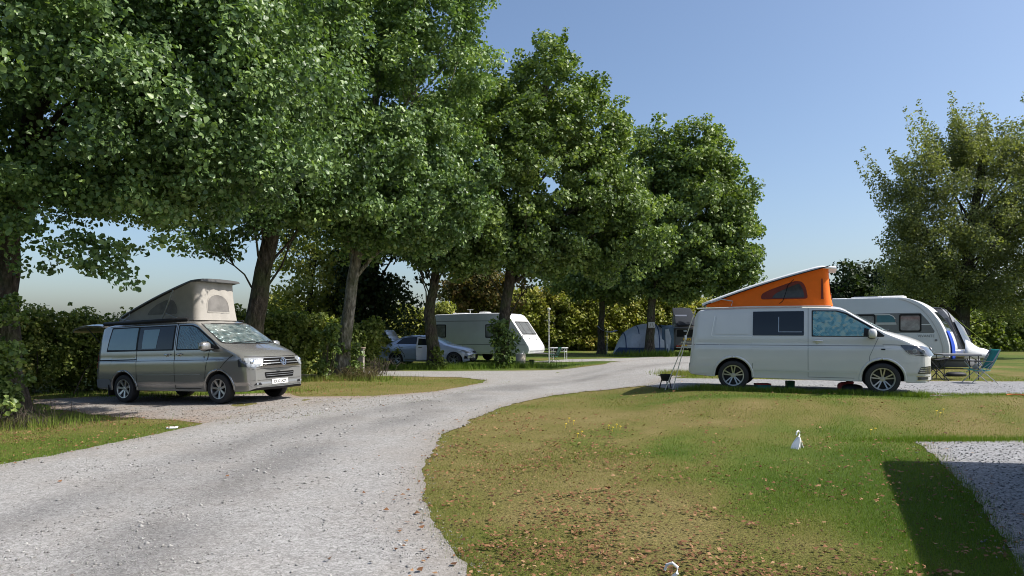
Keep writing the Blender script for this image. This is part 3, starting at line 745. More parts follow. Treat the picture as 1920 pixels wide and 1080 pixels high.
def limb(mb, a, b, r0, r1, seed, sag=.12, n=6, sides=6):
    g = random.Random(seed); a = Vector(a); b = Vector(b); L = (b - a).length
    pts = []; rs = []
    off = Vector((g.uniform(-1, 1), g.uniform(-1, 1), g.uniform(.0, 1))) * L * sag
    for i in range(n + 1):
        t = i / n; p = a.lerp(b, t) + off * math.sin(math.pi * t) + Vector((g.uniform(-1, 1), g.uniform(-1, 1), g.uniform(-1, 1))) * L * .018 * (0 < i < n)
        pts.append(p); rs.append(r0 + (r1 - r0) * t ** .8)
    mb.tube(pts, rs, sides)
    return pts

def tree(label, trunk, tr, ells, nclump, crad, per, size, leaf, bark, name='tree', seed=1, core=None, cut=None, shell=.35, nlimb=26, flat=.75, group=None, root=1.5, extra=None, up=.45, out=.5, droop=.15, cat='tree', tintb=0, twigs=True, low_limbs=False, voids=.8):
    base = Vector(trunk[0]); base.z = H(base.x, base.y)
    root_o = empty(name, base)
    tag(root_o, label, cat, group)
    C, rr = clumps_in(ells, nclump, crad[0], crad[1], shell, cut, seed, voids)
    if extra:
        C = np.vstack([C, np.array([e[:3] for e in extra])]); rr = np.concatenate([rr, [e[3] for e in extra]])
    cnt = np.maximum(4, (per * (rr / np.mean(crad)) ** 2).astype(int))
    cc = core if core is not None else C.mean(0)
    V, Fc, tint = leaf_cloud(C, rr, cnt, size, flat, up, out, cc, tintb, droop)
    V = V - np.array(base)
    crown = link('crown', np_mesh('crown', V, Fc, leaf, {'tint': tint}), root_o)
    # trunk
    mb = MB(); T = [Vector(p) for p in trunk]; T[0].z = base.z - .1
    pts = []; rs = []; g = random.Random(seed)
    NN = 14
    for i in range(NN + 1):
        u = i / NN * (len(T) - 1); k = min(int(u), len(T) - 2); f = u - k
        p = T[k].lerp(T[k + 1], f)
        t = i / NN
        flare = 1 + (root - 1) * math.exp(-t * 16)
        pts.append(p + Vector((g.uniform(-1, 1), g.uniform(-1, 1), 0)) * tr * .12 - base); rs.append(tr * flare * (1 - .62 * t) * g.uniform(.94, 1.06))
    mb.tube(pts, rs, 14)
    # buttress bumps at the foot
    for k in range(6):
        a = k * 1.05 + g.uniform(-.3, .3)
        mb.tube([pts[0] + Vector((math.cos(a) * tr * 1.5, math.sin(a) * tr * 1.5, .02)), pts[0] + Vector((math.cos(a) * tr * .9, math.sin(a) * tr * .9, .22)), pts[1] + Vector((math.cos(a) * tr * .5, math.sin(a) * tr * .5, .1))], [tr * .22, tr * .30, tr * .2], 7)
    order = np.argsort(-np.linalg.norm(C - np.array(T[-1]), axis=1)); pick = [int(i) for i in np.linspace(0, len(C) - 1, min(nlimb, len(C)))]
    for q, i in enumerate(pick):
        c = Vector(C[order[i]]) - base
        if not low_limbs and c.z < 6.2 and math.hypot(c.x, c.y) > 1.6: continue
        zt = c.z * .62; j = 0
        for jj in range(2, NN + 1):
            if pts[jj].z < zt: j = jj
        j = max(4, min(j, NN)); s0 = pts[j]
        d = (c - s0).length
        pp = limb(mb, s0, c, min(rs[j] * .45, .012 + d * .012), .007, seed * 100 + q)
        if twigs:
            near = np.argsort(np.linalg.norm(C - (np.array(pp[4]) + np.array(base)), axis=1))[1:4]
            for w in near: limb(mb, pp[3], Vector(C[w]) - base, .018, .006, seed * 77 + q + int(w), n=4, sides=4)
    mb.build('trunk', bark, root_o, smooth=50, fixn=False)
    return root_o

def hedge(label, pts, h, w, nclump, crad, per, size, leaf, name='hedge', seed=3, jag=.35, spikes=0, cat='hedge', tintb=0, group=None):
    """row of dense shrubs along a ground polyline"""
    g = np.random.default_rng(seed); P = np.array(pts, float)
    seg = np.linalg.norm(np.diff(P, axis=0), axis=1); cum = np.concatenate([[0], np.cumsum(seg)])
    u = g.random(nclump) * cum[-1]; C = []
    mid = P.mean(0); bz = H(mid[0], mid[1])
    for q in u:
        k = min(np.searchsorted(cum, q, side='right') - 1, len(seg) - 1); f = (q - cum[k]) / seg[k]
        p = P[k] * (1 - f) + P[k + 1] * f; d = (P[k + 1] - P[k]) / seg[k]; nrm = np.array([-d[1], d[0]])
        hh = h * (1 - jag / 2 + jag * float(fbm(np.array(q * .35 + seed), np.array(seed * 3.1), 3)) * 1.3)
        a = g.uniform(-1, 1); z = hh * g.random() ** .75
        wd = w / 2 * math.sqrt(max(.1, 1 - (z / hh) ** 3 * .7))
        C.append((p[0] + nrm[0] * a * wd, p[1] + nrm[1] * a * wd, H(*p) + max(.15, z)))
    C = np.array(C); rr = g.uniform(crad[0], crad[1], len(C))
    ex = []
    for s in range(spikes):
        i = g.integers(len(C)); c = C[i].copy()
        for e in range(5): ex.append((c[0] + g.normal() * .05, c[1] + g.normal() * .05, max(c[2], H(c[0], c[1]) + h * .75) + .16 * e, .16 - .025 * e))
    if ex: C = np.vstack([C, np.array([e[:3] for e in ex])]); rr = np.concatenate([rr, [e[3] for e in ex]])
    cnt = np.maximum(6, (per * (rr / np.mean(crad)) ** 2).astype(int))
    V, F_, t = leaf_cloud(C, rr, cnt, size, .85, .5, .25, (mid[0], mid[1], bz + h * .3), tintb)
    root_o = empty(name, (mid[0], mid[1], bz)); tag(root_o, label, cat, group)
    V = V - np.array([mid[0], mid[1], bz])
    link('foliage', np_mesh('foliage', V, F_, leaf, {'tint': t}), root_o)
    mb = MB()
    for i in range(min(70, nclump // 2)):
        c = C[int(g.integers(nclump))]; b = (c[0] + g.normal() * .3, c[1] + g.normal() * .3)
        limb(mb, (b[0] - mid[0], b[1] - mid[1], H(*b) - bz - .05), (c[0] - mid[0], c[1] - mid[1], c[2] - bz), .022, .008, seed * 31 + i, n=4, sides=4)
    mb.build('stems', MT['stem'], root_o, fixn=False)
    return root_o

ROW = 'tall broadleaf trees in the row beside the track'
def rim(Y, pts, r, k, seed, zj=.35, xj=.3, yj=.7):
    """extra low clumps that hang under a crown"""
    g = random.Random(seed); out = []
    for (a, b) in pts:
        x_ = (a - 960) / FPX * Y; z_ = CAMZ + (620 - b - (22 if Y < 14 else 6)) / FPX * Y + r
        for _ in range(k): out.append((x_ + g.uniform(-xj, xj), Y + g.uniform(-yj, yj), z_ + g.uniform(0, zj), r * g.uniform(.75, 1.15)))
    return out
# T1: huge near tree at the left
def cut1(p):
    # keep the hollow under the crown open
    lo = 3.25 + .5 * float(fbm(np.array(p[0] * .5), np.array(p[1] * .5), 3))
    return p[2] > lo
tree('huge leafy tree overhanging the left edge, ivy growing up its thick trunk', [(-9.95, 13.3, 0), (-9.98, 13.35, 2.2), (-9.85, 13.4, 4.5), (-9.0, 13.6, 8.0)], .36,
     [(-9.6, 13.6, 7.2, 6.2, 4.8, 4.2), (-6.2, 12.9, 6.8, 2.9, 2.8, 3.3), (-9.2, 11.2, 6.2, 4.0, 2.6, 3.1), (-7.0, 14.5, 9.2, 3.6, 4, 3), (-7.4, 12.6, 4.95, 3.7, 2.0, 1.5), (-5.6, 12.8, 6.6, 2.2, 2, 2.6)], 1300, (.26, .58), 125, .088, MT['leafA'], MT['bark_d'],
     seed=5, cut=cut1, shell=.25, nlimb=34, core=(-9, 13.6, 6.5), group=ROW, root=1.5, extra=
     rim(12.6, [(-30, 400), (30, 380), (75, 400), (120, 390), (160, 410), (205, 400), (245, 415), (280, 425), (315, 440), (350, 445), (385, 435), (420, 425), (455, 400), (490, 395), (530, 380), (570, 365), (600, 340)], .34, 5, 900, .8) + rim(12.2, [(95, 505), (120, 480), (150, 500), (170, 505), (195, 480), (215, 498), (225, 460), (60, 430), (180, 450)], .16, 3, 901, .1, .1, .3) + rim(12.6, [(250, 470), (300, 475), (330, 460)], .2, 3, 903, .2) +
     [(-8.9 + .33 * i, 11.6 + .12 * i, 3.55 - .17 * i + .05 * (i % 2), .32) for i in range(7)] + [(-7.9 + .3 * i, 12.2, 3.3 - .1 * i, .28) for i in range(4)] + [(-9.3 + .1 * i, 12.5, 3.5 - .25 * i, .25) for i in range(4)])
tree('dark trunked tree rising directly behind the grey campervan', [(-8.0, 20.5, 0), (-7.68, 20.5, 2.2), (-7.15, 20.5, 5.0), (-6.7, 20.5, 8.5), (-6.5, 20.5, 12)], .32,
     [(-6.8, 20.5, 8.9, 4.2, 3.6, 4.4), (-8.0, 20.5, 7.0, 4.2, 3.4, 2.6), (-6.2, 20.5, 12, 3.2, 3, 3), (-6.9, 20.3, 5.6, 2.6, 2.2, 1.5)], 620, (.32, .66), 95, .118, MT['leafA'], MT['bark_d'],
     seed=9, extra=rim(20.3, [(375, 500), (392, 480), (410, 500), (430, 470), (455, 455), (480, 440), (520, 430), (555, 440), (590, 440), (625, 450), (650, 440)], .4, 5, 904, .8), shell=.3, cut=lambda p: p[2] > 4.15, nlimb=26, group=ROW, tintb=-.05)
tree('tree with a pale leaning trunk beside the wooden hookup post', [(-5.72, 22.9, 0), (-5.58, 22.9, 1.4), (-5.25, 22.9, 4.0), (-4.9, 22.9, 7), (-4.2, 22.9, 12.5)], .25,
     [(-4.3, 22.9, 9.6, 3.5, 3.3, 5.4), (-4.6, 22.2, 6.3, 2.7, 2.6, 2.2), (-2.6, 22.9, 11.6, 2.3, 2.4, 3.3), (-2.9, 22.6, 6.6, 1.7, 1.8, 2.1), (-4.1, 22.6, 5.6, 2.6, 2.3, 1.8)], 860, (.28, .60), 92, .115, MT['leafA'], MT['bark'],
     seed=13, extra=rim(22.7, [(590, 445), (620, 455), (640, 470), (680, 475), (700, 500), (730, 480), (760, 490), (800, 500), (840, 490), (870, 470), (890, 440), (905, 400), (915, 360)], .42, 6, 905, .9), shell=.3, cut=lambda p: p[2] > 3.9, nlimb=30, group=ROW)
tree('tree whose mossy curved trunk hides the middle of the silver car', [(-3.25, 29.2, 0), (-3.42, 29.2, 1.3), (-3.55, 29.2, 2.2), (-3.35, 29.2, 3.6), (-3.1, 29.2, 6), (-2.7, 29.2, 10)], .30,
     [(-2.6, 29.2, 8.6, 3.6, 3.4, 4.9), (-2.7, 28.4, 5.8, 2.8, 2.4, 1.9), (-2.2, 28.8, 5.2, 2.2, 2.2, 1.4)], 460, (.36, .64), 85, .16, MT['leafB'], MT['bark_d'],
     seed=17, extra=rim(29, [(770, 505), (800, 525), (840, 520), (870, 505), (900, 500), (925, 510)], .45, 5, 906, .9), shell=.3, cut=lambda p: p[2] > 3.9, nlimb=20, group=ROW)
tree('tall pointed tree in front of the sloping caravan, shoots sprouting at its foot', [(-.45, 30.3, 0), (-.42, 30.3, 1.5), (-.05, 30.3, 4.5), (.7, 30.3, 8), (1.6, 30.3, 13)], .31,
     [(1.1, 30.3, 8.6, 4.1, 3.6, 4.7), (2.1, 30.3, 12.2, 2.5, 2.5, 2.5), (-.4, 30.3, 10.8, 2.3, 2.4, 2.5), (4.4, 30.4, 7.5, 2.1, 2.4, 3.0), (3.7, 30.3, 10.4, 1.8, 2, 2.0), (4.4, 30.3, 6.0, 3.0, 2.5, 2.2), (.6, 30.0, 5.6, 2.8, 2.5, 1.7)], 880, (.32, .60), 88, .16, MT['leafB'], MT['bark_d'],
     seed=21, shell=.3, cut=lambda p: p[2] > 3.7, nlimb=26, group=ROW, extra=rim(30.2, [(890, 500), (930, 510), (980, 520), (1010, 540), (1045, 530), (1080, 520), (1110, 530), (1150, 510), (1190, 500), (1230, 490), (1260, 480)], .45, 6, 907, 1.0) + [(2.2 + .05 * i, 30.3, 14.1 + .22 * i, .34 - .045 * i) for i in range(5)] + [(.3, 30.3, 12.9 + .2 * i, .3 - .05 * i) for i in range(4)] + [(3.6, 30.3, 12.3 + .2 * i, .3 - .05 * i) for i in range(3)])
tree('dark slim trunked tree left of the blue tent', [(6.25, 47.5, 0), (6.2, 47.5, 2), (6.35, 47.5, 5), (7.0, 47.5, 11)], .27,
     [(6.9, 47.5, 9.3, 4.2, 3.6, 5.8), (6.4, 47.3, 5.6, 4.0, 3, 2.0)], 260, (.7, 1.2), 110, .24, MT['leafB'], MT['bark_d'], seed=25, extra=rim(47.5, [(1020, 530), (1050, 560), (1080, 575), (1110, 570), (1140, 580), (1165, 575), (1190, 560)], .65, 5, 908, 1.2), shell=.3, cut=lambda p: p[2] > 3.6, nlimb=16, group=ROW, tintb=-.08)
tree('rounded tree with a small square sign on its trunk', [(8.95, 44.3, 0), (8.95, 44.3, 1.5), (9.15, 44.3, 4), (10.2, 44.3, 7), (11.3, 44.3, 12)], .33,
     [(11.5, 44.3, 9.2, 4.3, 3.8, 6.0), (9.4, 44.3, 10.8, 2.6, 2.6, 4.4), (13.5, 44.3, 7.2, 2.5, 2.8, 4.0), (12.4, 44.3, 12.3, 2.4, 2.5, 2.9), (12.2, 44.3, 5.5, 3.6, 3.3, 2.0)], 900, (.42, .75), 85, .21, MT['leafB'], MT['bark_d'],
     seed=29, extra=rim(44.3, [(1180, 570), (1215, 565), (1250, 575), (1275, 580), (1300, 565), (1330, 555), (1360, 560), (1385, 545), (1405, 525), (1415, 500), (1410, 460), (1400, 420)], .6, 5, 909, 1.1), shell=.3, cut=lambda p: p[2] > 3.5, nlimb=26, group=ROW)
# willow at the right
def cutw(p): return p[2] > 1.8 + .08 * abs(p[0] - 28)
wex = []
gw = random.Random(4)
for i in range(26):
    a = gw.uniform(-1.25, 1.25); L_ = gw.uniform(3.2, 4.2)
    cx, cz = 27.6 + math.sin(a) * 4.9, 8.1 + math.cos(a) * 4.5
    yy_ = 40 + gw.uniform(-2, 2); ln_ = gw.uniform(.7, 1.5)
    for e in range(8): wex.append((cx + math.sin(a) * .22 * e * ln_, yy_, cz - .6 + (.25 + math.cos(a) * .16) * e * ln_, .62 - .06 * e))
for i in range(16):
    zz = 3.0 + i * .33; xx = 21.6 + .10 * i - .7 * math.sin(i * 1.3)
    yy_ = 40 + gw.uniform(-1, 1)
    for e in range(6): wex.append((xx + .9 - .3 * e, yy_, zz - .2 + .1 * e, .55 - .06 * e))
tree('wide feathery willow with several dark stems behind the white caravan', [(26.4, 40, 0), (26.3, 40, 1.5), (26.4, 40, 3.2), (26.9, 40, 7), (27.6, 40, 12)], .50,
     [(27.4, 40, 8.0, 5.3, 4.5, 5.4), (24.4, 40, 5.6, 2.9, 3, 2.8), (31.0, 40, 8.2, 4.2, 4, 6.6), (26.2, 40, 12.2, 1.5, 2, 2.6), (31.5, 40, 12.8, 3, 3, 2.6), (23.6, 40, 9.2, 1.8, 2, 2.6), (27.5, 39.5, 4.2, 5.2, 3, 2.2)], 860, (.38, .74), 125, .13, MT['leafW'], MT['bark_d'],
     seed=33, shell=.2, cut=cutw, voids=0, low_limbs=True, nlimb=40, flat=1.1, extra=wex, up=.3, out=.3, name='willow_tree', droop=.3)
# background trees
tree('yellow-green thicket tree between the two nearer trunks', [(-10.0, 33, 0), (-9.8, 33, 3), (-9.4, 33, 6)], .16,
     [(-9.3, 33, 4.7, 2.4, 2.4, 2.2), (-10.4, 33, 2.6, 1.8, 2, 1.6), (-8.2, 33.4, 2.8, 1.6, 1.8, 1.7)], 130, (.4, .8), 80, .17, MT['leafY'], MT['bark_d'], seed=41, shell=.2, nlimb=22, name='small_tree', tintb=.08)
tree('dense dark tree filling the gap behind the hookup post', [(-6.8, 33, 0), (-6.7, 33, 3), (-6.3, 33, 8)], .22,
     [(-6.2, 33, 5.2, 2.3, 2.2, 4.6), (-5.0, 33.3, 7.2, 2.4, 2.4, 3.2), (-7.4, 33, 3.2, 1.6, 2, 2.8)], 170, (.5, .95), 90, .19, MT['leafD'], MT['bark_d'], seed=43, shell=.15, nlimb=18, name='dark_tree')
tree('rusty tinged small tree standing behind the sloping caravan', [(-2.2, 46, 0), (-2.1, 46, 2), (-1.6, 46, 5)], .18,
     [(-1.6, 46, 4.6, 3.0, 2.2, 2.3), (-3.4, 46, 4.3, 1.9, 2, 1.6)], 110, (.45, .9), 80, .22, MT['leafR'], MT['bark_d'], seed=47, shell=.2, nlimb=20, name='small_tree', tintb=.12)
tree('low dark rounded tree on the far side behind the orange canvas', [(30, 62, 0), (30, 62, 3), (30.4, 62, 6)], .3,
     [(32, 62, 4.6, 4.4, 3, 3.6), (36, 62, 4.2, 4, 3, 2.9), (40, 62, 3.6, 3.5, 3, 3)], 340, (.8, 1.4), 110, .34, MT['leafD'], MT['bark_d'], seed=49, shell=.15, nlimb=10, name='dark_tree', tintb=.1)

hedge('tall ragged hedge behind the open tailgate of the grey van', [(-19, 16.6), (-14, 18.6), (-10.5, 20.8)], 2.1, 1.9, 600, (.24, .46), 120, .09, MT['leafC'], seed=51, spikes=60, tintb=.25)
hedge('dark hedge between grey van bonnet and the leaning tree', [(-10.8, 22.6), (-8.6, 25.2), (-6.9, 27.6), (-6.0, 28.6)], 2.0, 1.9, 420, (.3, .5), 130, .12, MT['leafC'], seed=52, jag=.6, tintb=.1)
hedge('pale sunlit hedge behind the silver car', [(-13, 37), (-8, 37.5), (-3.6, 38)], 2.5, 1.6, 330, (.35, .6), 120, .16, MT['leafY'], seed=53, tintb=-.05, jag=.9)
hedge('long bushy yellow-green hedge at the back of the site', [(-4, 54), (3, 55.5), (10, 56.5), (17, 58)], 4.2, 2.4, 900, (.5, .85), 130, .22, MT['leafY'], seed=54, jag=.45, spikes=14, tintb=.12)
hedge('clipped dark green hedge along the right edge', [(33, 53), (39, 54), (47, 54), (58, 54)], 2.85, 2.2, 520, (.5, .8), 130, .24, MT['leafC'], seed=55, jag=.12, tintb=-.08)
hedge('tall hedge standing behind the viewpoint', [(-30, -17), (0, -19), (30, -17)], 5.5, 3, 200, (1.2, 2.2), 90, .6, MT['leafD'], seed=56, jag=.6)
# bushes at trunk feet
def shrub(label, c, r, h, n, per, size, leaf, seed, name='shrub', tintb=0, crad=(.12, .26), cat='shrub'):
    g = np.random.default_rng(seed); z0 = H(*c)
    C = np.stack([c[0] + g.normal(0, r * .5, n), c[1] + g.normal(0, r * .4, n), z0 + h * g.random(n) ** .9], 1); rr = g.uniform(crad[0], crad[1], n)
    root_o = empty(name, (c[0], c[1], z0)); tag(root_o, label, cat)
    V, F_, t = leaf_cloud(C, rr, np.full(n, per), size, .9, .4, .3, (c[0], c[1], z0 + h * .4), tintb)
    link('foliage', np_mesh('foliage', V - np.array([c[0], c[1], z0]), F_, leaf, {'tint': t}), root_o)
    mb = MB()
    for i in range(min(n, 26)): limb(mb, (g.normal(0, .08), g.normal(0, .08), -.03), (C[i, 0] - c[0], C[i, 1] - c[1], C[i, 2] - z0), .012, .004, seed + i, n=4, sides=4)
    mb.build('stems', MT['stem'], root_o, fixn=False)
    return root_o
shrub('bright leafy suckers and ivy climbing the huge left trunk', (-9.45, 12.3), .55, 2.3, 80, 50, .085, MT['leafB'], 61, tintb=.2)
shrub('ivy-leaved shrub on the left rim of the huge trunk', (-10.3, 12.3), .6, 2.1, 50, 50, .085, MT['leafB'], 62, tintb=.15)
shrub('tall sucker shoots left of the pale leaning trunk', (-6.1, 22.4), .38, 1.75, 38, 34, .11, MT['leafB'], 63, tintb=.12)
shrub('small green sprout right of the pale leaning trunk', (-5.15, 22.6), .18, 1.1, 16, 26, .10, MT['leafB'], 64, tintb=.1)
shrub('bushy shoots sprouting round the trunk before the sloping caravan', (-.45, 29.6), .5, 2.0, 48, 26, .15, MT['leafB'], 65, tintb=-.08, crad=(.16, .34))
shrub('yellow bush beside the wooden hookup post', (-6.0, 31.5), .6, 1.3, 26, 34, .14, MT['leafY'], 66, crad=(.16, .3))
shrub('mossy clump hugging the curved trunk near the silver car', (-3.1, 28.7), .35, 1.0, 14, 20, .12, MT['leafC'], 67)

# dead twiggy undergrowth at the left tree foot
def tangle(label, c, rx, ry, h, n, seed, mat, cat='undergrowth', name='undergrowth', rad=.006):
    g = random.Random(seed); z0 = H(*c); mb = MB()
    for i in range(n):
        a = Vector((g.gauss(0, rx), g.gauss(0, ry), -.02)); d = Vector((g.uniform(-1, 1), g.uniform(-1, 1), 0)) * h * .9; hh = h * g.uniform(.4, 1.1)
        pts = [a, a + d * .25 + Vector((0, 0, hh * .7)), a + d * .6 + Vector((0, 0, hh)), a + d * 1.0 + Vector((0, 0, hh * g.uniform(.4, .95)))]
        mb.tube(pts, [rad, rad * .8, rad * .6, rad * .3], 3, cap=False)
    o = mb.build(name, mat, fixn=False); o.location = (c[0], c[1], z0); return tag(o, label, cat, kind='stuff')
tangle('brown dead bramble stems heaped at the foot of the left tree', (-9.7, 12.0), .65, .3, .38, 1200, 71, MT['stem'])
tangle('straw coloured dead stalks in front of the left tree', (-9.4, 11.8), .7, .25, .2, 300, 72, MT['straw'])
tangle('dry straw tuft right of the pale leaning trunk', (-5.0, 22.4), .30, .2, .45, 260, 73, MT['straw'], rad=.008)
tangle('brown dead stalks beside the hookup post', (-4.9, 25.0), .2, .2, .6, 50, 74, MT['stem'], rad=.01)
def tuft(label, c, rx, ry, h, n, tint, seed, wid=.012):
    g = np.random.default_rng(seed)
    x = c[0] + g.normal(0, rx, n); y = c[1] + g.normal(0, ry, n)
    return blades('long_grass', x, y, np.full(n, h), np.full(n, wid), MT['blade'], np.clip(g.normal(tint, .15, n), 0, 1), label, .8)
tuft('long unmown grass round the left tree and bramble', (-9.6, 12.0), 1.1, .4, .20, 2600, .45, 81)
tuft('green verge grass round the leaning trunk', (-5.8, 22.4), 1.0, .4, .22, 2200, .5, 82, .016)
tuft('green verge grass at the curved trunk', (-3.3, 29.0), 1.3, .4, .28, 2600, .12, 83, .02)
tuft('green verge grass at the pointed tree', (-.3, 30.0), 1.2, .4, .28, 2400, .15, 84, .02)
tuft('long grass under the tree with the sign', (9.2, 43.7), 1.3, .5, .4, 1600, .2, 85, .035)
def fringe(label, a, b, w, h, n, tint, seed, wid=.011):
    g = np.random.default_rng(seed); t = g.random(n); x = a[0] + (b[0] - a[0]) * t + g.normal(0, w, n); y = a[1] + (b[1] - a[1]) * t + g.normal(0, w, n)
    return blades('long_grass', x, y, np.full(n, h) * (.6 + .8 * fbm(x * 2, y * 2, 2)), np.full(n, wid), MT['blade'], np.clip(g.normal(tint, .15, n), 0, 1), label, .7)
fringe('green grass fringe hiding the feet of the white campervan tyres', (3.9, 15.88), (8.5, 13.98), .07, .12, 6500, .16, 186)
fringe('grass fringe along the right gravel front edge', (8.3, 14.40), (14, 14.40), .06, .07, 3200, .3, 187)
tuft('straw grass wedge at the tail of the white van', G(1275, 703), .35, .5, .16, 1800, .55, 87, .013)
tuft('bright grass rim of the near right pitch', (6.6, 10.05), .9, .10, .08, 3000, .05, 88, .008)
tuft('grass fringe behind the grey van', (-8.8, 18.2), 1.8, .35, .12, 3200, .3, 89, .014)
# ------------------------------------------------------------------ vehicle hull
def interp(pts, x):
    return float(np.interp(x, [p[0] for p in pts], [p[1] for p in pts]))
def hull(spec):
    """spec: L, zt, corner, W, prof, bow, axles, arch r, sill; returns MB with mat 0 body, 1 dark"""
    L = spec['L']; ax = spec['axles']; ar = spec['arch']; zc = spec['zc']; sill = spec['sill']
    bow = lambda x: interp(spec['bow'], x)
    def side_x(x): return x - bow(x)
    xs = set(np.round(np.concatenate([np.linspace(0, .2, 6), np.linspace(.2, L - .9, 40), np.linspace(L - .9, L, 26), np.linspace(L - .10, L, 9)]), 4))
    keep = [x for x in xs if all(abs(side_x(x) - a) > ar + .015 for a in ax)]
    for a in ax:
        for k in range(0, 27):
            th = math.pi * k / 26; tgt = a - ar * math.cos(th); x = tgt
            for _ in range(20): x = tgt + bow(x)
            keep.append(x)
        for e in (-1, 1):
            tgt = a + e * (ar + .004); x = tgt
            for _ in range(20): x = tgt + bow(x)
            keep.append(x)
    keep = sorted(k for k in keep if 0 <= k <= L)
    rows = []
    NS, NT = 26, 9
    for x in keep:
        sx = side_x(x); zb = interp(spec['zb'], x)
        for a in ax:
            d = abs(sx - a)
            if d <= ar: zb = max(zb, zc + math.sqrt(max(0, ar * ar - d * d)))
        zt = interp(spec['zt'], x); cr = interp(spec['corner'], x); zs = max(zt - cr, zb + .02); W = interp(spec['W'], x)
        zl = interp(spec['zb'], x)
        ins = interp(spec['inset'], x)
        inner = spec['inner']
        def yside(z): return W * interp(spec['prof'], z)
        row = [(0, zl + .01), (inner, zl + .01), (inner, max(zb, zl + .01)), (yside(zb) - .012, zb), (yside(zb), zb + .006)]
        for i in range(1, NS + 1):
            z = zb + .006 + (zs - zb - .006) * i / NS
            row.append((yside(z), z))
        ys = yside(zs); ex = 2 / interp(spec['nexp'], x)
        for i in range(1, NT + 1):
            t = math.pi / 2 * i / NT
            row.append((ys * math.cos(t) ** ex if i < NT else 0, zs + (zt - zs) * math.sin(t) ** ex))
        out = []
        for (y, z) in row:
            xx = x - bow(x) * (abs(y) / spec['Wm']) ** 2.4 + interp(spec['lean'], x) * (z - .9)
            zz = z
            if ins > 0:
                y *= (1 - ins); zz = z + (zc + .3 - z) * ins
            out.append((xx, y, zz))
        rows.append(out)
    mb = MB(); n = len(rows[0])
    vs = []
    for r in rows:
        vs += [(p[0], p[1], p[2]) for p in r]
        vs += [(p[0], -p[1], p[2]) for p in r]
    fs = []; ms = []
    for i in range(len(rows) - 1):
        for s in (0, 1):
            a = (i * 2 + s) * n; b = ((i + 1) * 2 + s) * n
            for j in range(n - 1):
                f = (a + j, a + j + 1, b + j + 1, b + j) if s else (a + j, b + j, b + j + 1, a + j + 1)
                fs.append(f); ms.append(1 if j < 4 else 0)
    mb.v = vs; mb.f = fs; mb.m = ms
    for i in (0, len(rows) - 1):
        a = i * 2 * n
        for j in range(3, n - 1):
            q = (a + j, a + j + 1, a + n + j + 1, a + n + j)
            mb.f.append(q if i == 0 else tuple(reversed(q))); mb.m.append(0)
    return mb

def bvh_of(o):
    me = o.data; return BVHTree.FromPolygons([v.co.copy() for v in me.vertices], [tuple(p.vertices) for p in me.polygons])
def rayhit(b, mode, u, v):
    if mode == 'R': o, d = Vector((u, -5, v)), Vector((0, 1, 0))
    elif mode == 'L': o, d = Vector((u, 5, v)), Vector((0, -1, 0))
    elif mode == 'F': o, d = Vector((12, u, v)), Vector((-1, 0, 0))
    elif mode == 'B': o, d = Vector((-5, u, v)), Vector((1, 0, 0))
    else: o, d = Vector((u, v, 8)), Vector((0, 0, -1))
    h = b.ray_cast(o, d)
    if h[0] is None:
        # slide in along v to the silhouette
        q = b.find_nearest(o + d * (5 if mode in 'RL' else 6))
        return (q[0], d) if q[0] else (o, d)
    return h[0], d
def rounded(poly, r=.03, k=3):
    out = []; n = len(poly)
    for i in range(n):
        p = Vector(poly[i]); a = Vector(poly[i - 1]); b = Vector(poly[(i + 1) % n])
        ra = min(r, (a - p).length * .45, (b - p).length * .45)
        s = p + (a - p).normalized() * ra; e = p + (b - p).normalized() * ra
        for j in range(k + 1):
            t = j / k; out.append(tuple((s * (1 - t) + p * t).lerp(p * (1 - t) + e * t, t)))
    return out
def patch(name, b, mode, poly, mat, parent, off=.005, grid=.09, r=.03, thick=0.0):
    poly = rounded(poly, r) if r else poly
    P = []
    for i in range(len(poly)):
        a = Vector(poly[i]); c = Vector(poly[(i + 1) % len(poly)]); k = max(1, int((c - a).length / grid))
        for j in range(k): P.append(a.lerp(c, j / k))
    n = len(P); tp = [(p.x, p.y) for p in P]
    xs = [p[0] for p in tp]; ys = [p[1] for p in tp]
    X, Y = np.meshgrid(np.arange(min(xs), max(xs), grid) + grid / 2, np.arange(min(ys), max(ys), grid) + grid / 2); X = X.ravel(); Y = Y.ravel()
    if X.size:
        k = inpoly(X, Y, tp) & (dist_poly(X, Y, tp) > grid * .35); P += [Vector((a, c)) for a, c in zip(X[k], Y[k])]
    vo, eo, fo, *_ = delaunay_2d_cdt(P, [(i, (i + 1) % n) for i in range(n)], [], 1, 1e-5)
    vs = []
    for v in vo:
        h, d = rayhit(b, mode, v.x, v.y); vs.append(h - d * off)
    mb = MB(); mb.add(vs, [tuple(f) for f in fo])
    o = mb.build(name, mat, parent, smooth=60, fixn=False)
    # orient outward
    me = o.data; d = rayhit(b, mode, vo[0].x, vo[0].y)[1]
    if me.polygons and sum(p.normal.dot(d) * p.area for p in me.polygons) > 0: me.flip_normals()
    return o
def strip(pts, w):
    """thin ribbon polygon round a 2D polyline"""
    P = [Vector(p) for p in pts]; l = []; r = []
    for i, p in enumerate(P):
        t = (P[min(i + 1, len(P) - 1)] - P[max(i - 1, 0)]).normalized(); n = Vector((-t.y, t.x)) * w / 2
        l.append(tuple(p + n)); r.append(tuple(p - n))
    return l + r[::-1]
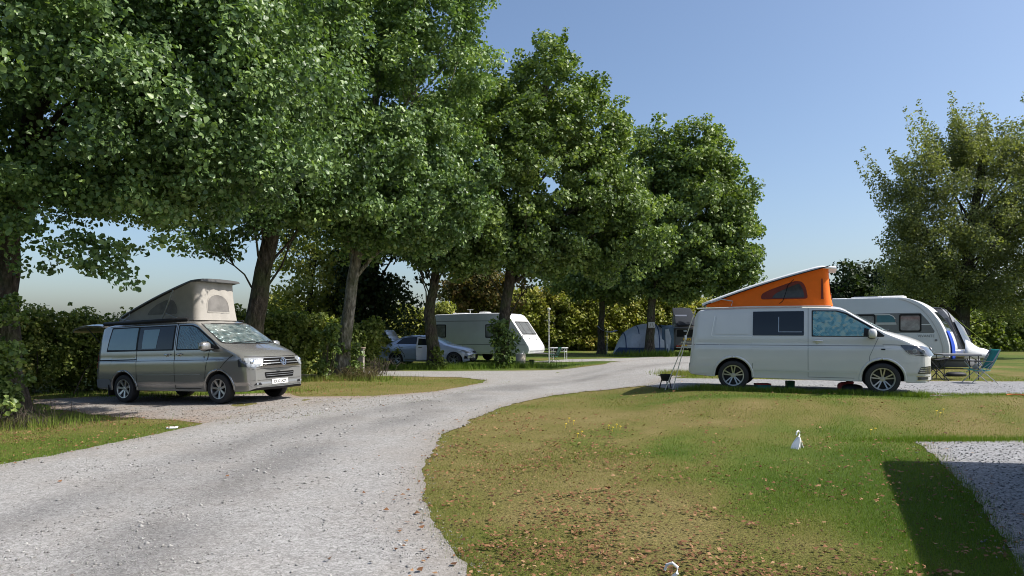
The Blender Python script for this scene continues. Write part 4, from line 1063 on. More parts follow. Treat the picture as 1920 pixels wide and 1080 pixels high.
def seams(name, b, mode, lines, w, mat, parent, off=.004):
    mb = MB()
    for L_ in lines:
        P = []
        for i in range(len(L_) - 1):
            a = Vector(L_[i]); c = Vector(L_[i + 1]); k = max(1, int((c - a).length / .08))
            for j in range(k): P.append(a.lerp(c, j / k))
        P.append(Vector(L_[-1])); vs = []
        for i, p in enumerate(P):
            t = (P[min(i + 1, len(P) - 1)] - P[max(i - 1, 0)]).normalized(); n = Vector((-t.y, t.x)) * w / 2
            for q in (p + n, p - n):
                h, d = rayhit(b, mode, q.x, q.y); vs.append(h - d * off)
        mb.add(vs, [(2 * i, 2 * i + 1, 2 * i + 3, 2 * i + 2) for i in range(len(P) - 1)])
    return mb.build(name, mat, parent, fixn=False)

def wheel(parent, x, y, side, r=.335, w=.21, rimr=.225, style='seven', zc=None):
    """tyre with the rim as its child; side = -1 right, +1 left"""
    z = r if zc is None else zc
    s = side
    mb = MB(); h = w / 2
    prof = [(rimr * .96, -h * .86), (rimr * 1.03, -h * .98), (r * .86, -h), (r * .965, -h * .86), (r, -h * .55), (r, h * .55), (r * .965, h * .86), (r * .86, h), (rimr * 1.03, h * .98), (rimr * .96, h * .86)]
    mb.lathe(prof, (0, 0, 0), 'y', 40)
    t = mb.build('wheel', MT['rubber'], parent, smooth=40); t.location = (x, y, z)
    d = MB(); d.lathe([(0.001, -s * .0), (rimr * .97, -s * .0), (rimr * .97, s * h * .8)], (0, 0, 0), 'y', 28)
    d.build('rim_shade', MT['darkrim'], t, smooth=40)  # dark disc standing for the shade behind the spokes
    m = MB()
    # rim ring
    m.lathe([(rimr * 1.02, s * h * .90), (rimr * 1.0, s * h * 1.0), (rimr * .93, s * h * .98), (rimr * .88, s * h * .70), (rimr * .90, s * h * .2)], (0, 0, 0), 'y', 40)
    def spoke(a, w0, w1):
        ca, sa = math.cos(a), math.sin(a)
        def pt(rad, off, yy): return (rad * ca - off * sa, yy, rad * sa + off * ca)
        r0, r1 = rimr * .16, rimr * .93
        y0, y1 = s * h * .62, s * h * .86
        vs = [pt(r0, -w0, y0), pt(r0, w0, y0), pt(r1, w1, y1), pt(r1, -w1, y1), pt(r0, -w0 * 1.1, y0 - s * .03), pt(r0, w0 * 1.1, y0 - s * .03), pt(r1, w1 * 1.1, y1 - s * .03), pt(r1, -w1 * 1.1, y1 - s * .03)]
        m.add(vs, [(0, 1, 2, 3), (0, 4, 5, 1), (1, 5, 6, 2), (3, 2, 6, 7), (0, 3, 7, 4)])
    if style == 'seven':
        for k in range(7): spoke(k * 2 * math.pi / 7 + .3, .020, .028)
    elif style == 'twin':
        for k in range(5):
            for e in (-1, 1): spoke(k * 2 * math.pi / 5 + .31 + e * .20, .012, .013)
    else:
        for k in range(10): spoke(k * 2 * math.pi / 10, .010, .010)
    m.lathe([(.001, s * h * .72), (rimr * .20, s * h * .70), (rimr * .24, s * h * .55)], (0, 0, 0), 'y', 20)
    m.build('rim', MT['rim'], t, smooth=35)
    return t

def text_mesh(name, body, size, mat, parent, loc, rot, thick=.001, ext=None, bold=0.0, sx=1.0):
    cu = bpy.data.curves.new(name, 'FONT'); cu.body = body; cu.size = size; cu.align_x = 'CENTER'; cu.align_y = 'CENTER'; cu.extrude = thick; cu.offset = bold
    tmp = bpy.data.objects.new(name, cu); SC.collection.objects.link(tmp)
    bpy.context.view_layer.update()
    dg = bpy.context.evaluated_depsgraph_get(); me = bpy.data.meshes.new_from_object(tmp.evaluated_get(dg))
    bpy.data.objects.remove(tmp); me.materials.clear(); me.materials.append(mat)
    me.transform(Matrix.Diagonal((sx, 1, 1, 1)))
    o = link(name, me, parent); o.location = loc; o.rotation_euler = rot
    return o

def SX(x): return x if x <= 4.2 else 4.2 + (x - 4.2) * .8 / .7
ZT = [(0, 1.74), (.06, 1.82), (.15, 1.865), (.4, 1.895), (1.5, 1.925), (2.6, 1.925), (3.0, 1.905), (3.18, 1.875), (3.32, 1.815), (4.0, 1.42), (4.12, 1.355), (4.2, 1.322), (4.35, 1.27), (4.5, 1.215), (4.62, 1.16), (4.72, 1.095), (4.80, 1.02), (4.85, .95), (4.90, .86)]
VAN = dict(L=4.9, axles=[.98, 3.98], arch=.395, zc=.335, sill=.30, inner=.64, Wm=.95,
    zt=ZT,
    zb=[(0, .40), (.06, .34), (.5, .30), (3.4, .27), (4.4, .27), (4.8, .27), (4.86, .29), (4.9, .33)],
    corner=[(0, .10), (.3, .11), (3.0, .11), (3.3, .075), (4.1, .06), (4.3, .09), (4.7, .12), (4.9, .10)],
    W=[(0, .90), (.05, .925), (.14, .95), (3.9, .95), (4.3, .945), (4.6, .93), (4.75, .915), (4.80, .905), (4.84, .885), (4.875, .84), (4.9, .76)],
    prof=[(.25, .955), (.42, .965), (.455, .985), (.7, 1.0), (.95, 1.0), (.99, .992), (1.03, .975), (1.15, .975), (1.24, .965), (1.5, .925), (1.75, .865), (1.9, .82)],
    bow=[(0, -.035), (.3, 0), (2.9, 0), (3.2, .03), (3.6, .10), (4.1, .15), (4.5, .18), (4.9, .22)],
    lean=[(0, .10), (.25, .06), (.8, 0), (4.9, 0)],
    inset=[(0, .012), (.04, 0), (4.84, 0), (4.9, .02)], nexp=[(0, 3.2), (3, 3.2), (3.4, 4.2), (4.1, 4), (4.5, 2.8), (4.9, 2.8)])

for k_ in ('zt', 'zb', 'corner', 'W', 'bow', 'inset', 'nexp', 'lean'): VAN[k_] = [(SX(p[0]), p[1]) for p in VAN[k_]]
VAN['L'] = 5.0
def emblem(parent, x, z, r, tilt):
    """round badge: ring with a V above a W"""
    mb = MB()
    ring = [(math.cos(2 * math.pi * k / 28), math.sin(2 * math.pi * k / 28)) for k in range(29)]
    mb.tube([(0, c * r, s * r) for c, s in ring], r * .085, 6, cap=False)
    def seg(a, b):
        a = Vector((.004, a[0] * r, a[1] * r)); b = Vector((.004, b[0] * r, b[1] * r)); d = (b - a).normalized(); n = Vector((0, -d.z, d.y)) * r * .075
        mb.add([a + n, b + n, b - n, a - n, a + n + Vector((.006, 0, 0)), b + n + Vector((.006, 0, 0)), b - n + Vector((.006, 0, 0)), a - n + Vector((.006, 0, 0))], [(0, 1, 2, 3), (4, 5, 6, 7), (0, 1, 5, 4), (3, 2, 6, 7), (1, 2, 6, 5), (0, 3, 7, 4)])
    seg((-.36, .84), (0, .10)); seg((.36, .84), (0, .10))
    for s in (-1, 1):
        seg((s * .84, .34), (s * .38, -.82)); seg((s * .38, -.82), (0, -.08))
    e = mb.build('emblem', MT['chrome'], parent, fixn=True); e.location = (x, 0, z); e.rotation_euler = (0, tilt, 0)
    b = MB(); b.lathe([(.001, .0), (r * .98, .0)], (0, 0, 0), 'x', 24); b.build('backing', MT['black'], e)
    return e

def van(name, label, group, paint, kind, loc, rz, pitch=0.0, roll=0.0):
    root = empty(name, loc); tag(root, label, 'campervan', group)
    root.rotation_euler = (roll, pitch, rz)
    body = hull(VAN).build('body', [paint, MT['under']], root, smooth=32)
    b = bvh_of(body)
    grey = kind == 'grey'; white = kind == 'white'; far = kind == 'far'
    # ----- side glass
    for sd, nm in (('R', -1), ('L', 1)):
        A = [(.44, 1.265), (.53, 1.765), (1.40, 1.775), (1.40, 1.25)]; B = [(1.46, 1.25), (1.46, 1.775), (2.58, 1.775), (2.58, 1.245)]
        D = [(2.74, 1.245), (2.74, 1.775), (3.10, 1.765), (3.27, 1.71), (3.72, 1.43), (3.90, 1.30), (3.88, 1.235)]
        D2 = D
        if white:
            if sd == 'R':
                B = [(1.40, 1.245), (1.40, 1.785), (2.46, 1.785), (2.46, 1.245)]
                g = patch('side_window', b, sd, B, MT['glass'], root, .006, .12, .015)
                patch('sliding_pane', b, sd, [(1.96, 1.33), (1.96, 1.70), (2.42, 1.70), (2.42, 1.33)], MT['glass'], root, .010, .15, .01)
                seams('window_runner', b, sd, [[(1.945, 1.32), (1.945, 1.66)], [(1.95, 1.325), (2.42, 1.325)]], .014, MT['silver_tr'], root, .014)
                seams('panel_edge_glint', b, sd, [[(.57, 1.70), (.50, 1.25), (.53, 1.225), (1.38, 1.225)]], .022, MT['slab_white'], root, .006)  # whiter line painted where the pressed ledge catches sky light
                patch('recess_panel', b, sd, [(.57, 1.275), (.62, 1.745), (1.35, 1.755), (1.35, 1.275)], paint, root, .010, .15, .04)
            D2 = [(2.58 + .06, 1.245), (2.64, 1.775), (3.10, 1.765), (3.27, 1.71), (3.72, 1.43), (3.90, 1.30), (3.88, 1.235)]
            patch('window_surround', b, sd, [(2.615, 1.222), (2.615, 1.80), (3.12, 1.79), (3.31, 1.73), (3.78, 1.44), (4.02, 1.245), (4.0, 1.222)], MT['black'], root, .004, .12, .02)
            patch('door_window', b, sd, D2, MT['blind_leaf'], root, .008, .10, .03)
        else:
            patch('window_surround', b, sd, [(.40, 1.22), (.49, 1.80), (2.62, 1.80), (2.62, 1.215)], MT['black'], root, .004, .12, .02)
            patch('rear_window', b, sd, A, MT['glass_teal'] if grey else MT['glass'], root, .008, .12, .03)
            patch('middle_window', b, sd, B, MT['glass'], root, .008, .12, .03)
            if grey: patch('blind', b, sd, [(1.60, 1.27), (1.60, 1.72), (2.12, 1.72), (2.06, 1.27)], MT['glass_teal'], root, .012, .12, .02)
            patch('window_surround', b, sd, [(2.70, 1.215), (2.70, 1.80), (3.12, 1.79), (3.31, 1.73), (3.78, 1.44), (4.02, 1.24), (4.0, 1.215)], MT['black'], root, .004, .12, .02)
            patch('door_window', b, sd, D, MT['blind_blue'] if grey else MT['glass'], root, .008, .10, .03)
        # seams, rails
        lines = [[(2.66, .34), (2.66, 1.84)], [(1.43, .36), (1.43, 1.22)] if not white else [(2.55, .34), (2.56, .35)], [(3.58, .50), (3.62, .80), (3.72, 1.18), (3.80, 1.24)], [(2.66, .34), (3.45, .34)], [(4.45, 1.11), (4.30, 1.02), (4.05, .80)]]
        if white: lines = [[(2.545, .34), (2.545, 1.85)], [(3.70, .42), (3.74, .82), (3.90, 1.20)], [(2.545, .34), (3.45, .34)], [(1.40, .36), (1.40, .62)]]
        seams('panel_seams', b, sd, lines, .010 if white else .013, MT['stripe'] if white else MT['ink'], root, .003)
        if grey or far: seams('waist_groove', b, sd, [[(.10, 1.015), (1.42, 1.02)]], .026, MT['ink'], root, .003)
        else: seams('waist_groove', b, sd, [[(.10, 1.03), (4.0, 1.03)]], .012, MT['stripe'], root, .003)
        seams('waist_line', b, sd, [[(.12, .985), (4.15, .985)]] if not far else [[(.12, .985), (3.8, .985)]], .010, MT['slab_grey'] if grey else MT['caravan_g'], root, .004)
        seams('lower_crease', b, sd, [[(1.42, .46), (3.52, .46)]] if not grey else [[(1.45, .66), (3.45, .66)], [(1.42, .44), (3.52, .44)]], .012, MT['silver_tr'] if grey else MT['caravan_g'], root, .005)
        # arch lips
        for ax in VAN['axles']:
            mb = MB(); pts = []
            for k in range(21):
                th = math.pi * (k - .6) / 18.8; u = ax - math.cos(th) * .425; v = .335 + math.sin(th) * .425
                h, d = rayhit(b, sd, u, max(v, .31)); pts.append((u, h.y - nm * .004, max(v, .31)))
            mb.tube(pts, .026, 8); mb.build('arch_lip', paint, root, smooth=60)
        # handles
        for hx in ((2.82, 2.44) if not white else (2.74,)):
            h, d = rayhit(b, sd, hx, 1.115)
            m = MB(); m.tube([(hx - .085, h.y + nm * .012, 1.125), (hx - .05, h.y + nm * .035, 1.128), (hx + .06, h.y + nm * .035, 1.128), (hx + .09, h.y + nm * .012, 1.125)], .016, 8)
            m.ell((hx - .01, h.y + nm * .006, 1.105), (.045, .014, .032), 10, 6); m.build('door_handle', MT['chrome'] if grey else paint, root, smooth=50)
        # mirror
        mm = MB(); mm.ell((3.78, nm * 1.10, 1.29), (.085, .135, .105), 18, 12, pw=.75)
        mi = mm.build('wing_mirror', MT['chrome'] if False else paint, root, smooth=60)
        m2 = MB(); m2.box((3.80, nm * .965, 1.225), (.11, .16, .045), bev=.012); m2.ell((3.775, nm * 1.08, 1.225), (.08, .12, .05), 14, 8); m2.build('mirror_base', MT['black'], mi, smooth=50)
        m3 = MB(); m3.box((3.705, nm * 1.11, 1.30), (.012, .19, .13), bev=.004); m3.build('mirror_glass', MT['chrome'], mi)
        patch('mirror_sail', b, sd, [(3.62, 1.24), (3.64, 1.42), (3.84, 1.32), (3.98, 1.24)], MT['black'], root, .011, .1, .01)
        patch('indicator', b, sd, [(3.93 + .02, .945), (3.93 + .02, .975), (4.03, .975), (4.03, .945)], MT['lens'] if grey else MT['black'], root, .006, .1, .01)
        for ax in VAN['axles']:
            wheel(root, ax, nm * .845, nm, style='seven' if grey else 'twin', rimr=.222 if not white else .235)
        # rear lamp
        patch('tail_light', b, sd, [(-.02, .84), (.00, 1.20), (.085, 1.20), (.085, .88), (.06, .84)], MT['red_lens'], root, .007, .06, .01)
        patch('side_marker', b, sd, [(.0, .72), (.0, .82), (.05, .82), (.05, .72)], MT['lens'], root, .007, .06, .01)
    # ----- windscreen (project from the front)
    ws = [(-.80, 1.37), (-.745, 1.60), (-.70, 1.80), (.70, 1.80), (.745, 1.60), (.80, 1.37), (.4, 1.335), (-.4, 1.335)]
    patch('windscreen_rubber', b, 'F', [(-.84, 1.345), (-.77, 1.60), (-.72, 1.83), (.72, 1.83), (.77, 1.60), (.84, 1.345), (.4, 1.315), (-.4, 1.315)], MT['black'], root, .004, .10, .06)
    w = patch('windscreen', b, 'F', ws, MT['foil'] if (grey or white) else MT['glass'], root, .010, .10, .07)
    mb = MB()
    for a_, c_ in (((-.62, 1.345), (.10, 1.375)), ((.02, 1.34), (.66, 1.37))):
        p = [rayhit(b, 'F', a_[0] + (c_[0] - a_[0]) * t / 6, a_[1] + (c_[1] - a_[1]) * t / 6)[0] + Vector((.03, 0, .012)) for t in range(7)]; mb.tube(p, .009, 5)
    mb.build('wiper', MT['black'], root)
    # ----- nose
    if grey or far:
        for s in (-1, 1):
            h = patch('headlight', b, 'F', [(s * .885, .80), (s * .885, 1.01), (s * .60, 1.0), (s * .50, .955), (s * .54, .885), (s * .62, .80)][::1 if s > 0 else -1], MT['lens'], root, .008, .05, .03)
            hp, d = rayhit(b, 'F', s * .76, .905); mm = MB(); mm.lathe([(.001, .013), (.045, .012), (.062, 0)], hp, 'x', 20); mm.build('lamp', MT['chrome'], h, smooth=50)
            patch('side_lens', b, 'R' if s < 0 else 'L', [(4.56, .81), (4.54, .98), (4.72, 1.01), (4.78, .81)], MT['lens_dark'], root, .007, .05, .015)
            f = patch('fog_light', b, 'F', [(s * .78, .40), (s * .74, .455), (s * .60, .455), (s * .57, .40)][::1 if s > 0 else -1], MT['black'], root, .006, .05, .02)
            hp, d = rayhit(b, 'F', s * .70, .428); mm = MB(); mm.lathe([(.001, .014), (.026, .008)], hp, 'x', 14); mm.build('lamp', MT['lens'], f)
        patch('grille', b, 'F', [(-.60, .83), (-.50, .99), (.50, .99), (.60, .83)], MT['grille'], root, .014, .05, .02)
        seams('grille_bars', b, 'F', [[(-.53, .935), (-.11, .935)], [(.11, .935), (.53, .935)], [(-.57, .875), (-.11, .875)], [(.11, .875), (.57, .875)]], .013, MT['bar'], root, .022)
        patch('lower_grille', b, 'F', [(-.44, .545), (-.47, .675), (.47, .675), (.44, .545)], MT['grille'], root, .010, .05, .015)
        seams('lower_grille_bars', b, 'F', [[(-.44, .635), (.44, .635)], [(-.43, .59), (.43, .59)]], .010, MT['bar'], root, .012)
        seams('bumper_lines', b, 'F', [[(-.86, .755), (.86, .755)], [(-.84, .505), (.84, .505)]], .010, MT['slab_grey'], root, .004)
        seams('chin_trim', b, 'F', [[(-.86, .46), (-.80, .375), (-.40, .365), (.40, .365), (.80, .375), (.86, .46)]], .014, MT['chrome'], root, .006)
        hp, d = rayhit(b, 'F', 0, .905); emblem(root, hp.x + .024, .905, .085, R(-14))
        seams('bonnet_seam', b, 'F', [[(-.84, 1.035), (-.5, 1.02), (.5, 1.02), (.84, 1.035)]], .012, MT['ink'], root, .004)
        hp, d = rayhit(b, 'F', 0, .45)
        pl = MB(); pl.box((0, 0, 0), (.012, .52, .112), bev=.003); p = pl.build('number_plate', MT['plate_w'], root); p.location = (hp.x + .012, 0, .452); p.rotation_euler = (0, R(-3), 0)
        if grey: text_mesh('plate_text', 'DL62 AZY', .088, MT['ink'], p, (.008, 0, -.002), (R(90), 0, R(90)), .001, bold=.0018, sx=1.04)
    else:
        for s in (-1, 1):
            h = patch('headlight', b, 'F', [(s * .885, .90), (s * .88, 1.02), (s * .80, 1.03), (s * .48, .975), (s * .50, .84), (s * .80, .82)][::1 if s > 0 else -1], MT['lens_dark'], root, .008, .05, .03)
            sdm = 'R' if s < 0 else 'L'
            h2 = patch('headlight', b, sdm, [(4.30, 1.05), (4.42, .90), (4.60, .835), (4.84, .825), (4.88, .93), (4.86, 1.0), (4.70, 1.035)], MT['lens_dark'], root, .009, .04, .02)
            for (u, v, rr) in ((4.56, .93, .055), (4.71, .92, .048)):
                hp, d = rayhit(b, sdm, u, v); mm = MB(); mm.lathe([(.001, s * .013), (rr * .8, s * .012), (rr, s * -.01)], hp, 'y', 20); mm.build('lamp', MT['lens'], h2, smooth=50)
            seams('lamp_trim', b, sdm, [[(4.46, .865), (4.62, .858), (4.84, .858)], [(4.43, .935), (4.45, .87)]], .013, MT['lens'], root, .013)
            patch('bumper_vent', b, sdm, [(4.62, .46), (4.675, .60), (4.87, .625), (4.87, .46)], MT['lens_dark'], root, .008, .05, .01)
            seams('vent_bars', b, sdm, [[(4.67, .575), (4.86, .585)], [(4.66, .535), (4.86, .54)], [(4.65, .495), (4.86, .50)]], .012, MT['chrome'], root, .014)
            patch('fog_light', b, sdm, [(4.62, .335), (4.62, .395), (4.82, .395), (4.82, .345)], MT['lens_dark'], root, .008, .05, .01)
            seams('chin_trim', b, sdm, [[(4.60, .41), (4.86, .41)], [(4.60, .325), (4.84, .325)]], .012, MT['chrome'], root, .010)
            seams('nose_groove', b, sdm, [[(3.98, 1.055), (4.2, 1.055), (4.45, 1.045), (4.62, 1.04)]], .010, MT['ink'], root, .004)
        patch('grille', b, 'F', [(-.50, .86), (-.50, .98), (.50, .98), (.50, .86)], MT['grille'], root, .006, .08, .02)
        seams('grille_bars', b, 'F', [[(-.49, .945), (.49, .945)], [(-.49, .895), (.49, .895)]], .014, MT['chrome'], root, .012)
        hp, d = rayhit(b, 'F', 0, .92); emblem(root, hp.x + .014, .92, .085, R(-14))
        patch('lower_grille', b, 'F', [(-.62, .42), (-.62, .60), (.62, .60), (.62, .42)], MT['grille'], root, .006, .08, .02)
    # ----- tail
    if grey:
        # open tailgate hinged at the roof end, dark patch on the closed hull painted for the boot's shade
        patch('boot_shade', b, 'B', [(-.74, .72), (-.70, 1.70), (.70, 1.70), (.74, .72)], MT['under'], root, .006, .15, .05)
        tg = MB(); P = [(.10, 1.885), (-.10, 1.91), (-.45, 1.92), (-.80, 1.90), (-1.02, 1.86), (-1.09, 1.80)]
        vs = []; fs = []
        for (x_, z_) in P:
            k = 1 - .08 * max(0, -x_); vs += [(x_, -.80 * k, z_ - .03), (x_, -.70 * k, z_), (x_, .70 * k, z_), (x_, .80 * k, z_ - .03), (x_, .78 * k, z_ - .07), (x_, -.78 * k, z_ - .07)]
        for i in range(len(P) - 1):
            for j in range(6): fs.append((i * 6 + j, i * 6 + (j + 1) % 6, i * 6 + 6 + (j + 1) % 6, i * 6 + 6 + j))
        fs += [tuple(range(6)), tuple(reversed(range(len(P) * 6 - 6, len(P) * 6)))]
        tg.add(vs, fs); t = tg.build('tailgate', paint, root, smooth=40)
        g = MB(); g.box((-.42, 0, 1.907), (.56, 1.22, .012), bev=.004); g.build('tailgate_window', MT['glass'], t)
        st = MB()
        for s in (-1, 1): st.tube([(.02, s * .76, 1.40), (-.52, s * .74, 1.83)], .011, 6)
        st.build('gas_strut', MT['black'], root)
        mf = MB(); mf.box((.47, -.84, .30), (.02, .22, .26)); mf.box((.47, .84, .30), (.02, .22, .26)); mf.build('mud_flap', MT['black'], root)
    else:
        patch('rear_screen', b, 'B', [(-.70, 1.20), (-.66, 1.70), (.66, 1.70), (.70, 1.20)], MT['lens_dark'] if not far else MT['under'], root, .006, .15, .06)
        seams('tailgate_seam', b, 'B', [[(-.80, .62), (-.76, 1.76), (.76, 1.76), (.80, .62), (-.80, .62)]], .014, MT['ink'], root, .004)
        if far:
            hp, d = rayhit(b, 'B', 0, 1.02); pl = MB(); pl.box((0, 0, 0), (.012, .50, .15), bev=.003); p = pl.build('number_plate', MT['plate_y'], root); p.location = (hp.x - .012, 0, 1.03)
            cm = MB()
            for k in range(4): cm.box((-.008, -.16 + .10 * k + .02 * (k > 1), 0), (.004, .045, .08))
            cm.build('plate_text', MT['ink'], p)
            pl = MB(); pl.box((0, 0, 0), (.012, .42, .10), bev=.003); p2 = pl.build('number_plate', MT['plate_y'], root); p2.location = (-.30, .25, .62)
            pp = MB(); pp.tube([(-.26, -.80, .60), (-.26, .80, .60)], .03, 8); pp.box((-.22, 0, .50), (.14, 1.55, .12)); pp.build('bike_rack', MT['silver_tr'], root)
            for s in (-1, 1):
                l = MB(); l.box((-.30, s * .62, .56), (.05, .34, .12), bev=.01); l.build('rack_light', MT['red_lens'], root)
            tb = MB(); tb.tube([(0, 0, .40), (-.18, 0, .40), (-.22, 0, .46)], .028, 8); tb.ell((-.22, 0, .48), (.04, .04, .04), 10, 6); tb.build('tow_ball', MT['white_pl'], root)
            sp = MB(); sp.ell((.05, .12, 1.60), (.03, .13, .07), 10, 6); sp.build('sticker', MT['tent_l'], root)
            tr = MB(); tr.box((-.02, 0, .84), (.02, .8, .05)); tr.box((-.01, -.55, .95), (.02, .30, .03)); tr.build('trim', MT['chrome'], root)
    patch('rear_bumper', b, 'B', [(-.86, .42), (-.88, .60), (.88, .60), (.86, .42)], MT['black'] if grey else paint, root, .012, .15, .03)
    patch('bumper_corner', b, 'R', [(.0, .36), (-.0, .56), (.50, .57), (.56, .50), (.56, .36)], MT['stripe'] if grey else paint, root, .012, .1, .03)
    # ----- rising roof
    x0, z0 = (.42, 1.965) if not white else (.25, 1.94)
    x1, z1 = (3.10, 2.86) if grey else ((3.04, 2.80) if white else (2.9, 3.25))
    slab_m = MT['slab_white'] if white else (MT['slab_far'] if far else MT['slab_grey'])
    sl = MB(); n = 16; rows = []
    d = Vector((x1 - x0, 0, z1 - z0)); dl = d.length; d.normalize(); up = Vector((-d.z, 0, d.x))
    hw = .70 if not white else .72
    N = 26
    for i in range(N + 1):
        t = i / N; e = min(t, 1 - t) * dl
        wd = hw * (1 - .10 * math.exp(-(1 - t) * dl / .15) - .16 * math.exp(-t * dl / .12)) * (1 - .05 * t)
        arch = .05 * math.sin(math.pi * min(1, t * 1.02)) - (.11 * max(0, (t - .90) / .10) ** 1.7 if white else .06 * max(0, (t - .93) / .07) ** 1.5)
        c = Vector((x0, 0, z0)) + d * (t * dl + (.05 if i == N else 0)) + up * arch
        th = .055 if not white else .060
        row = []
        for (fy, fz) in ((-1, 0), (-1.0, .45), (-.97, .8), (-.88, 1.0), (-.5, 1.25), (0, 1.35), (.5, 1.25), (.88, 1.0), (.97, .8), (1.0, .45), (1, 0), (.94, -.10), (0, -.12), (-.94, -.10)):
            row.append(c + Vector((0, fy * wd, 0)) + up * (fz * th))
        rows.append(row)
    k = len(rows[0]); sl.add([p for r_ in rows for p in r_], [(i * k + j, i * k + (j + 1) % k, (i + 1) * k + (j + 1) % k, (i + 1) * k + j) for i in range(N) for j in range(k)] + [tuple(range(k)), tuple(reversed(range(N * k, N * k + k)))])
    roof = sl.build('rising_roof', slab_m, root, smooth=40)
    if white:
        ed = MB(); ed.tube([Vector((x0, -hw * .985, z0)) + d * (t * dl) + up * (.05 * math.sin(math.pi * t) - .014) for t in [i / 16 * .96 + .02 for i in range(17)]], .013, 6); ed.build('seal', MT['black'], roof)
    if far:
        q = MB(); q.box(Vector((x0, .2, z0)) + d * 1.3 + up * .13, (.25, .8, .02), rot=d.to_track_quat('X', 'Z').to_matrix()); q.build('badge', MT['tube_g'], roof)
    # canvas
    cm = MT['canvas_tan'] if not white else MT['canvas_orange']
    cb = MB(); bx0, bx1 = x0 + .10, x1 - (.03 if grey else .06)
    tx0, tx1 = x0 + .12, x1 - .10
    hb = hw - .05; nseg = 12; levels = 9
    def loop(t):  # t 0 bottom .. 1 top
        pts = []
        fr = bx1 + (tx1 - bx1) * t + (.05 if white else .02) * (1 - t) ** 3; 
        w_ = hb + (hw * .90 - hb) * t
        if grey: fr = bx1 + .02 + (x1 - .13 - bx1) * t; 
        sag = -.03 * math.sin(math.pi * t)
        ztop = lambda x_: z0 + (x_ - x0) * d.z / d.x + .03 * math.sin(math.pi * min(1, (x_ - x0) / (x1 - x0))) - .0
        zb_ = 1.905
        out = []
        L1 = [(bx0 + (fr - .16 - bx0) * i / 20, -w_ - sag * (i / 20)) for i in range(21)]
        cr = [(fr - .16 + .16 * math.sin(a), -w_ - sag + .16 * (1 - math.cos(a))) for a in [math.pi / 2 * i / 5 for i in range(1, 6)]]
        cr = [(p[0], p[1]) for p in cr]
        F_ = [(fr + .015 * math.sin(i * 1.9), (-w_ - sag + .16) + (2 * (w_ + sag) - .32) * i / 10) for i in range(1, 10)]
        right = L1 + cr
        left = [(p[0], -p[1]) for p in reversed(right)]
        for (x_, y_) in right + F_ + left:
            out.append(Vector((x_, y_, zb_ + (ztop(x_) - zb_) * t)))
        return out
    ls = [loop(i / levels) for i in range(levels + 1)]; k = len(ls[0])
    cb.add([p for l in ls for p in l], [(i * k + j, i * k + j + 1, (i + 1) * k + j + 1, (i + 1) * k + j) for i in range(levels) for j in range(k - 1)])
    canvas = cb.build('canvas', cm, root, smooth=70)
    cv = bvh_of(canvas)
    if grey or far:
        arch = [(-.34, 2.10), (-.34, 2.22)] + [(-.34 * math.cos(a), 2.22 + .31 * math.sin(a)) for a in [math.pi * i / 12 for i in range(1, 12)]] + [(.34, 2.22), (.34, 2.10)]
        wv = patch('mesh_window', cv, 'F', arch, MT['mesh_grey'], canvas, .008, .07, .02)
        seams('window_piping', cv, 'F', [arch + [arch[0]]], .022, cm, canvas, .012)
        tri = [(1.45, 2.08), (1.55, 2.20), (1.8, 2.33), (2.1, 2.42), (2.32, 2.40), (2.42, 2.25), (2.44, 2.08)]
        for sd in 'RL': patch('mesh_window', cv, sd, tri, MT['mesh_grey'], canvas, .008, .1, .05)
    else:
        tri = [(1.55, 2.065), (1.57, 2.19), (1.75, 2.28), (2.08, 2.40), (2.30, 2.47), (2.43, 2.44), (2.50, 2.30), (2.54, 2.065)]
        tri2 = [(1.78, 2.09), (1.86, 2.19), (2.15, 2.33), (2.36, 2.41), (2.43, 2.28), (2.48, 2.09)]
        for sd in 'RL':
            wv = patch('mesh_window', cv, sd, tri, MT['red_mesh'], canvas, .008, .1, .06)
            patch('pane', cv, sd, tri2, MT['mesh_dark'], wv, .012, .1, .05)
        seams('canvas_ties', cv, 'R', [[(2.25, 2.50), (2.12, 2.36), (2.08, 2.20), (2.02, 2.02), (1.95, 1.96)]], .014, MT['ink'], canvas, .016)
        patch('door_flap', cv, 'F', [(-.45, 2.03), (-.40, 2.52), (.40, 2.52), (.45, 2.03)], MT['red_mesh'], canvas, .012, .1, .06)
        patch('flap_piping', cv, 'R', [(2.80, 2.05), (2.81, 2.50), (2.835, 2.50), (2.855, 2.05)], MT['red_mesh'], canvas, .012, .1, 0)
    # struts
    st = MB()
    for s in (-1, 1):
        y_ = s * (hw + .015)
        zt_ = lambda x_: z0 + (x_ - x0) * d.z / d.x - .01
        if grey or far:
            st.tube([(2.02, y_, 1.93), (2.42, y_, zt_(2.42))], .016, 6); st.tube([(2.16, y_ + s * .01, 2.10), (2.62, y_ + s * .01, 1.935)], .012, 6)
            st.tube([(.68, y_, 1.94), (.98, y_, 2.10), (.94, y_, zt_(.94))], .011, 6); st.tube([(.62, y_, zt_(.62)), (1.02, y_, 1.95)], .011, 6)
        else:
            st.tube([(.46, y_, 2.0), (.70, y_, 2.08), (.95, y_, 2.03), (.92, y_, 1.93)], .012, 6)
    st.build('roof_strut', MT['silver_tr'], root, smooth=50)
    # rails / awning case
    if grey or far:
        aw = MB(); aw.tube([(.25, -.86, 1.895), (.30, -.87, 1.90), (2.98, -.87, 1.915), (3.04, -.86, 1.91)], [.03, .05, .05, .03], 10)
        aw.build('awning_case', MT['black'], root, smooth=50)
        aw = MB(); aw.tube([(.25, .86, 1.885), (3.0, .86, 1.90)], .025, 8); aw.build('roof_rail', MT['black'], root, smooth=50)
    else:
        gt = MB()
        for s in (-1, 1): gt.tube([(.15, s * .79, 1.87), (1.5, s * .80, 1.895), (3.0, s * .80, 1.885)], .016, 6)
        gt.build('roof_gutter', paint, root, smooth=50)
    return root

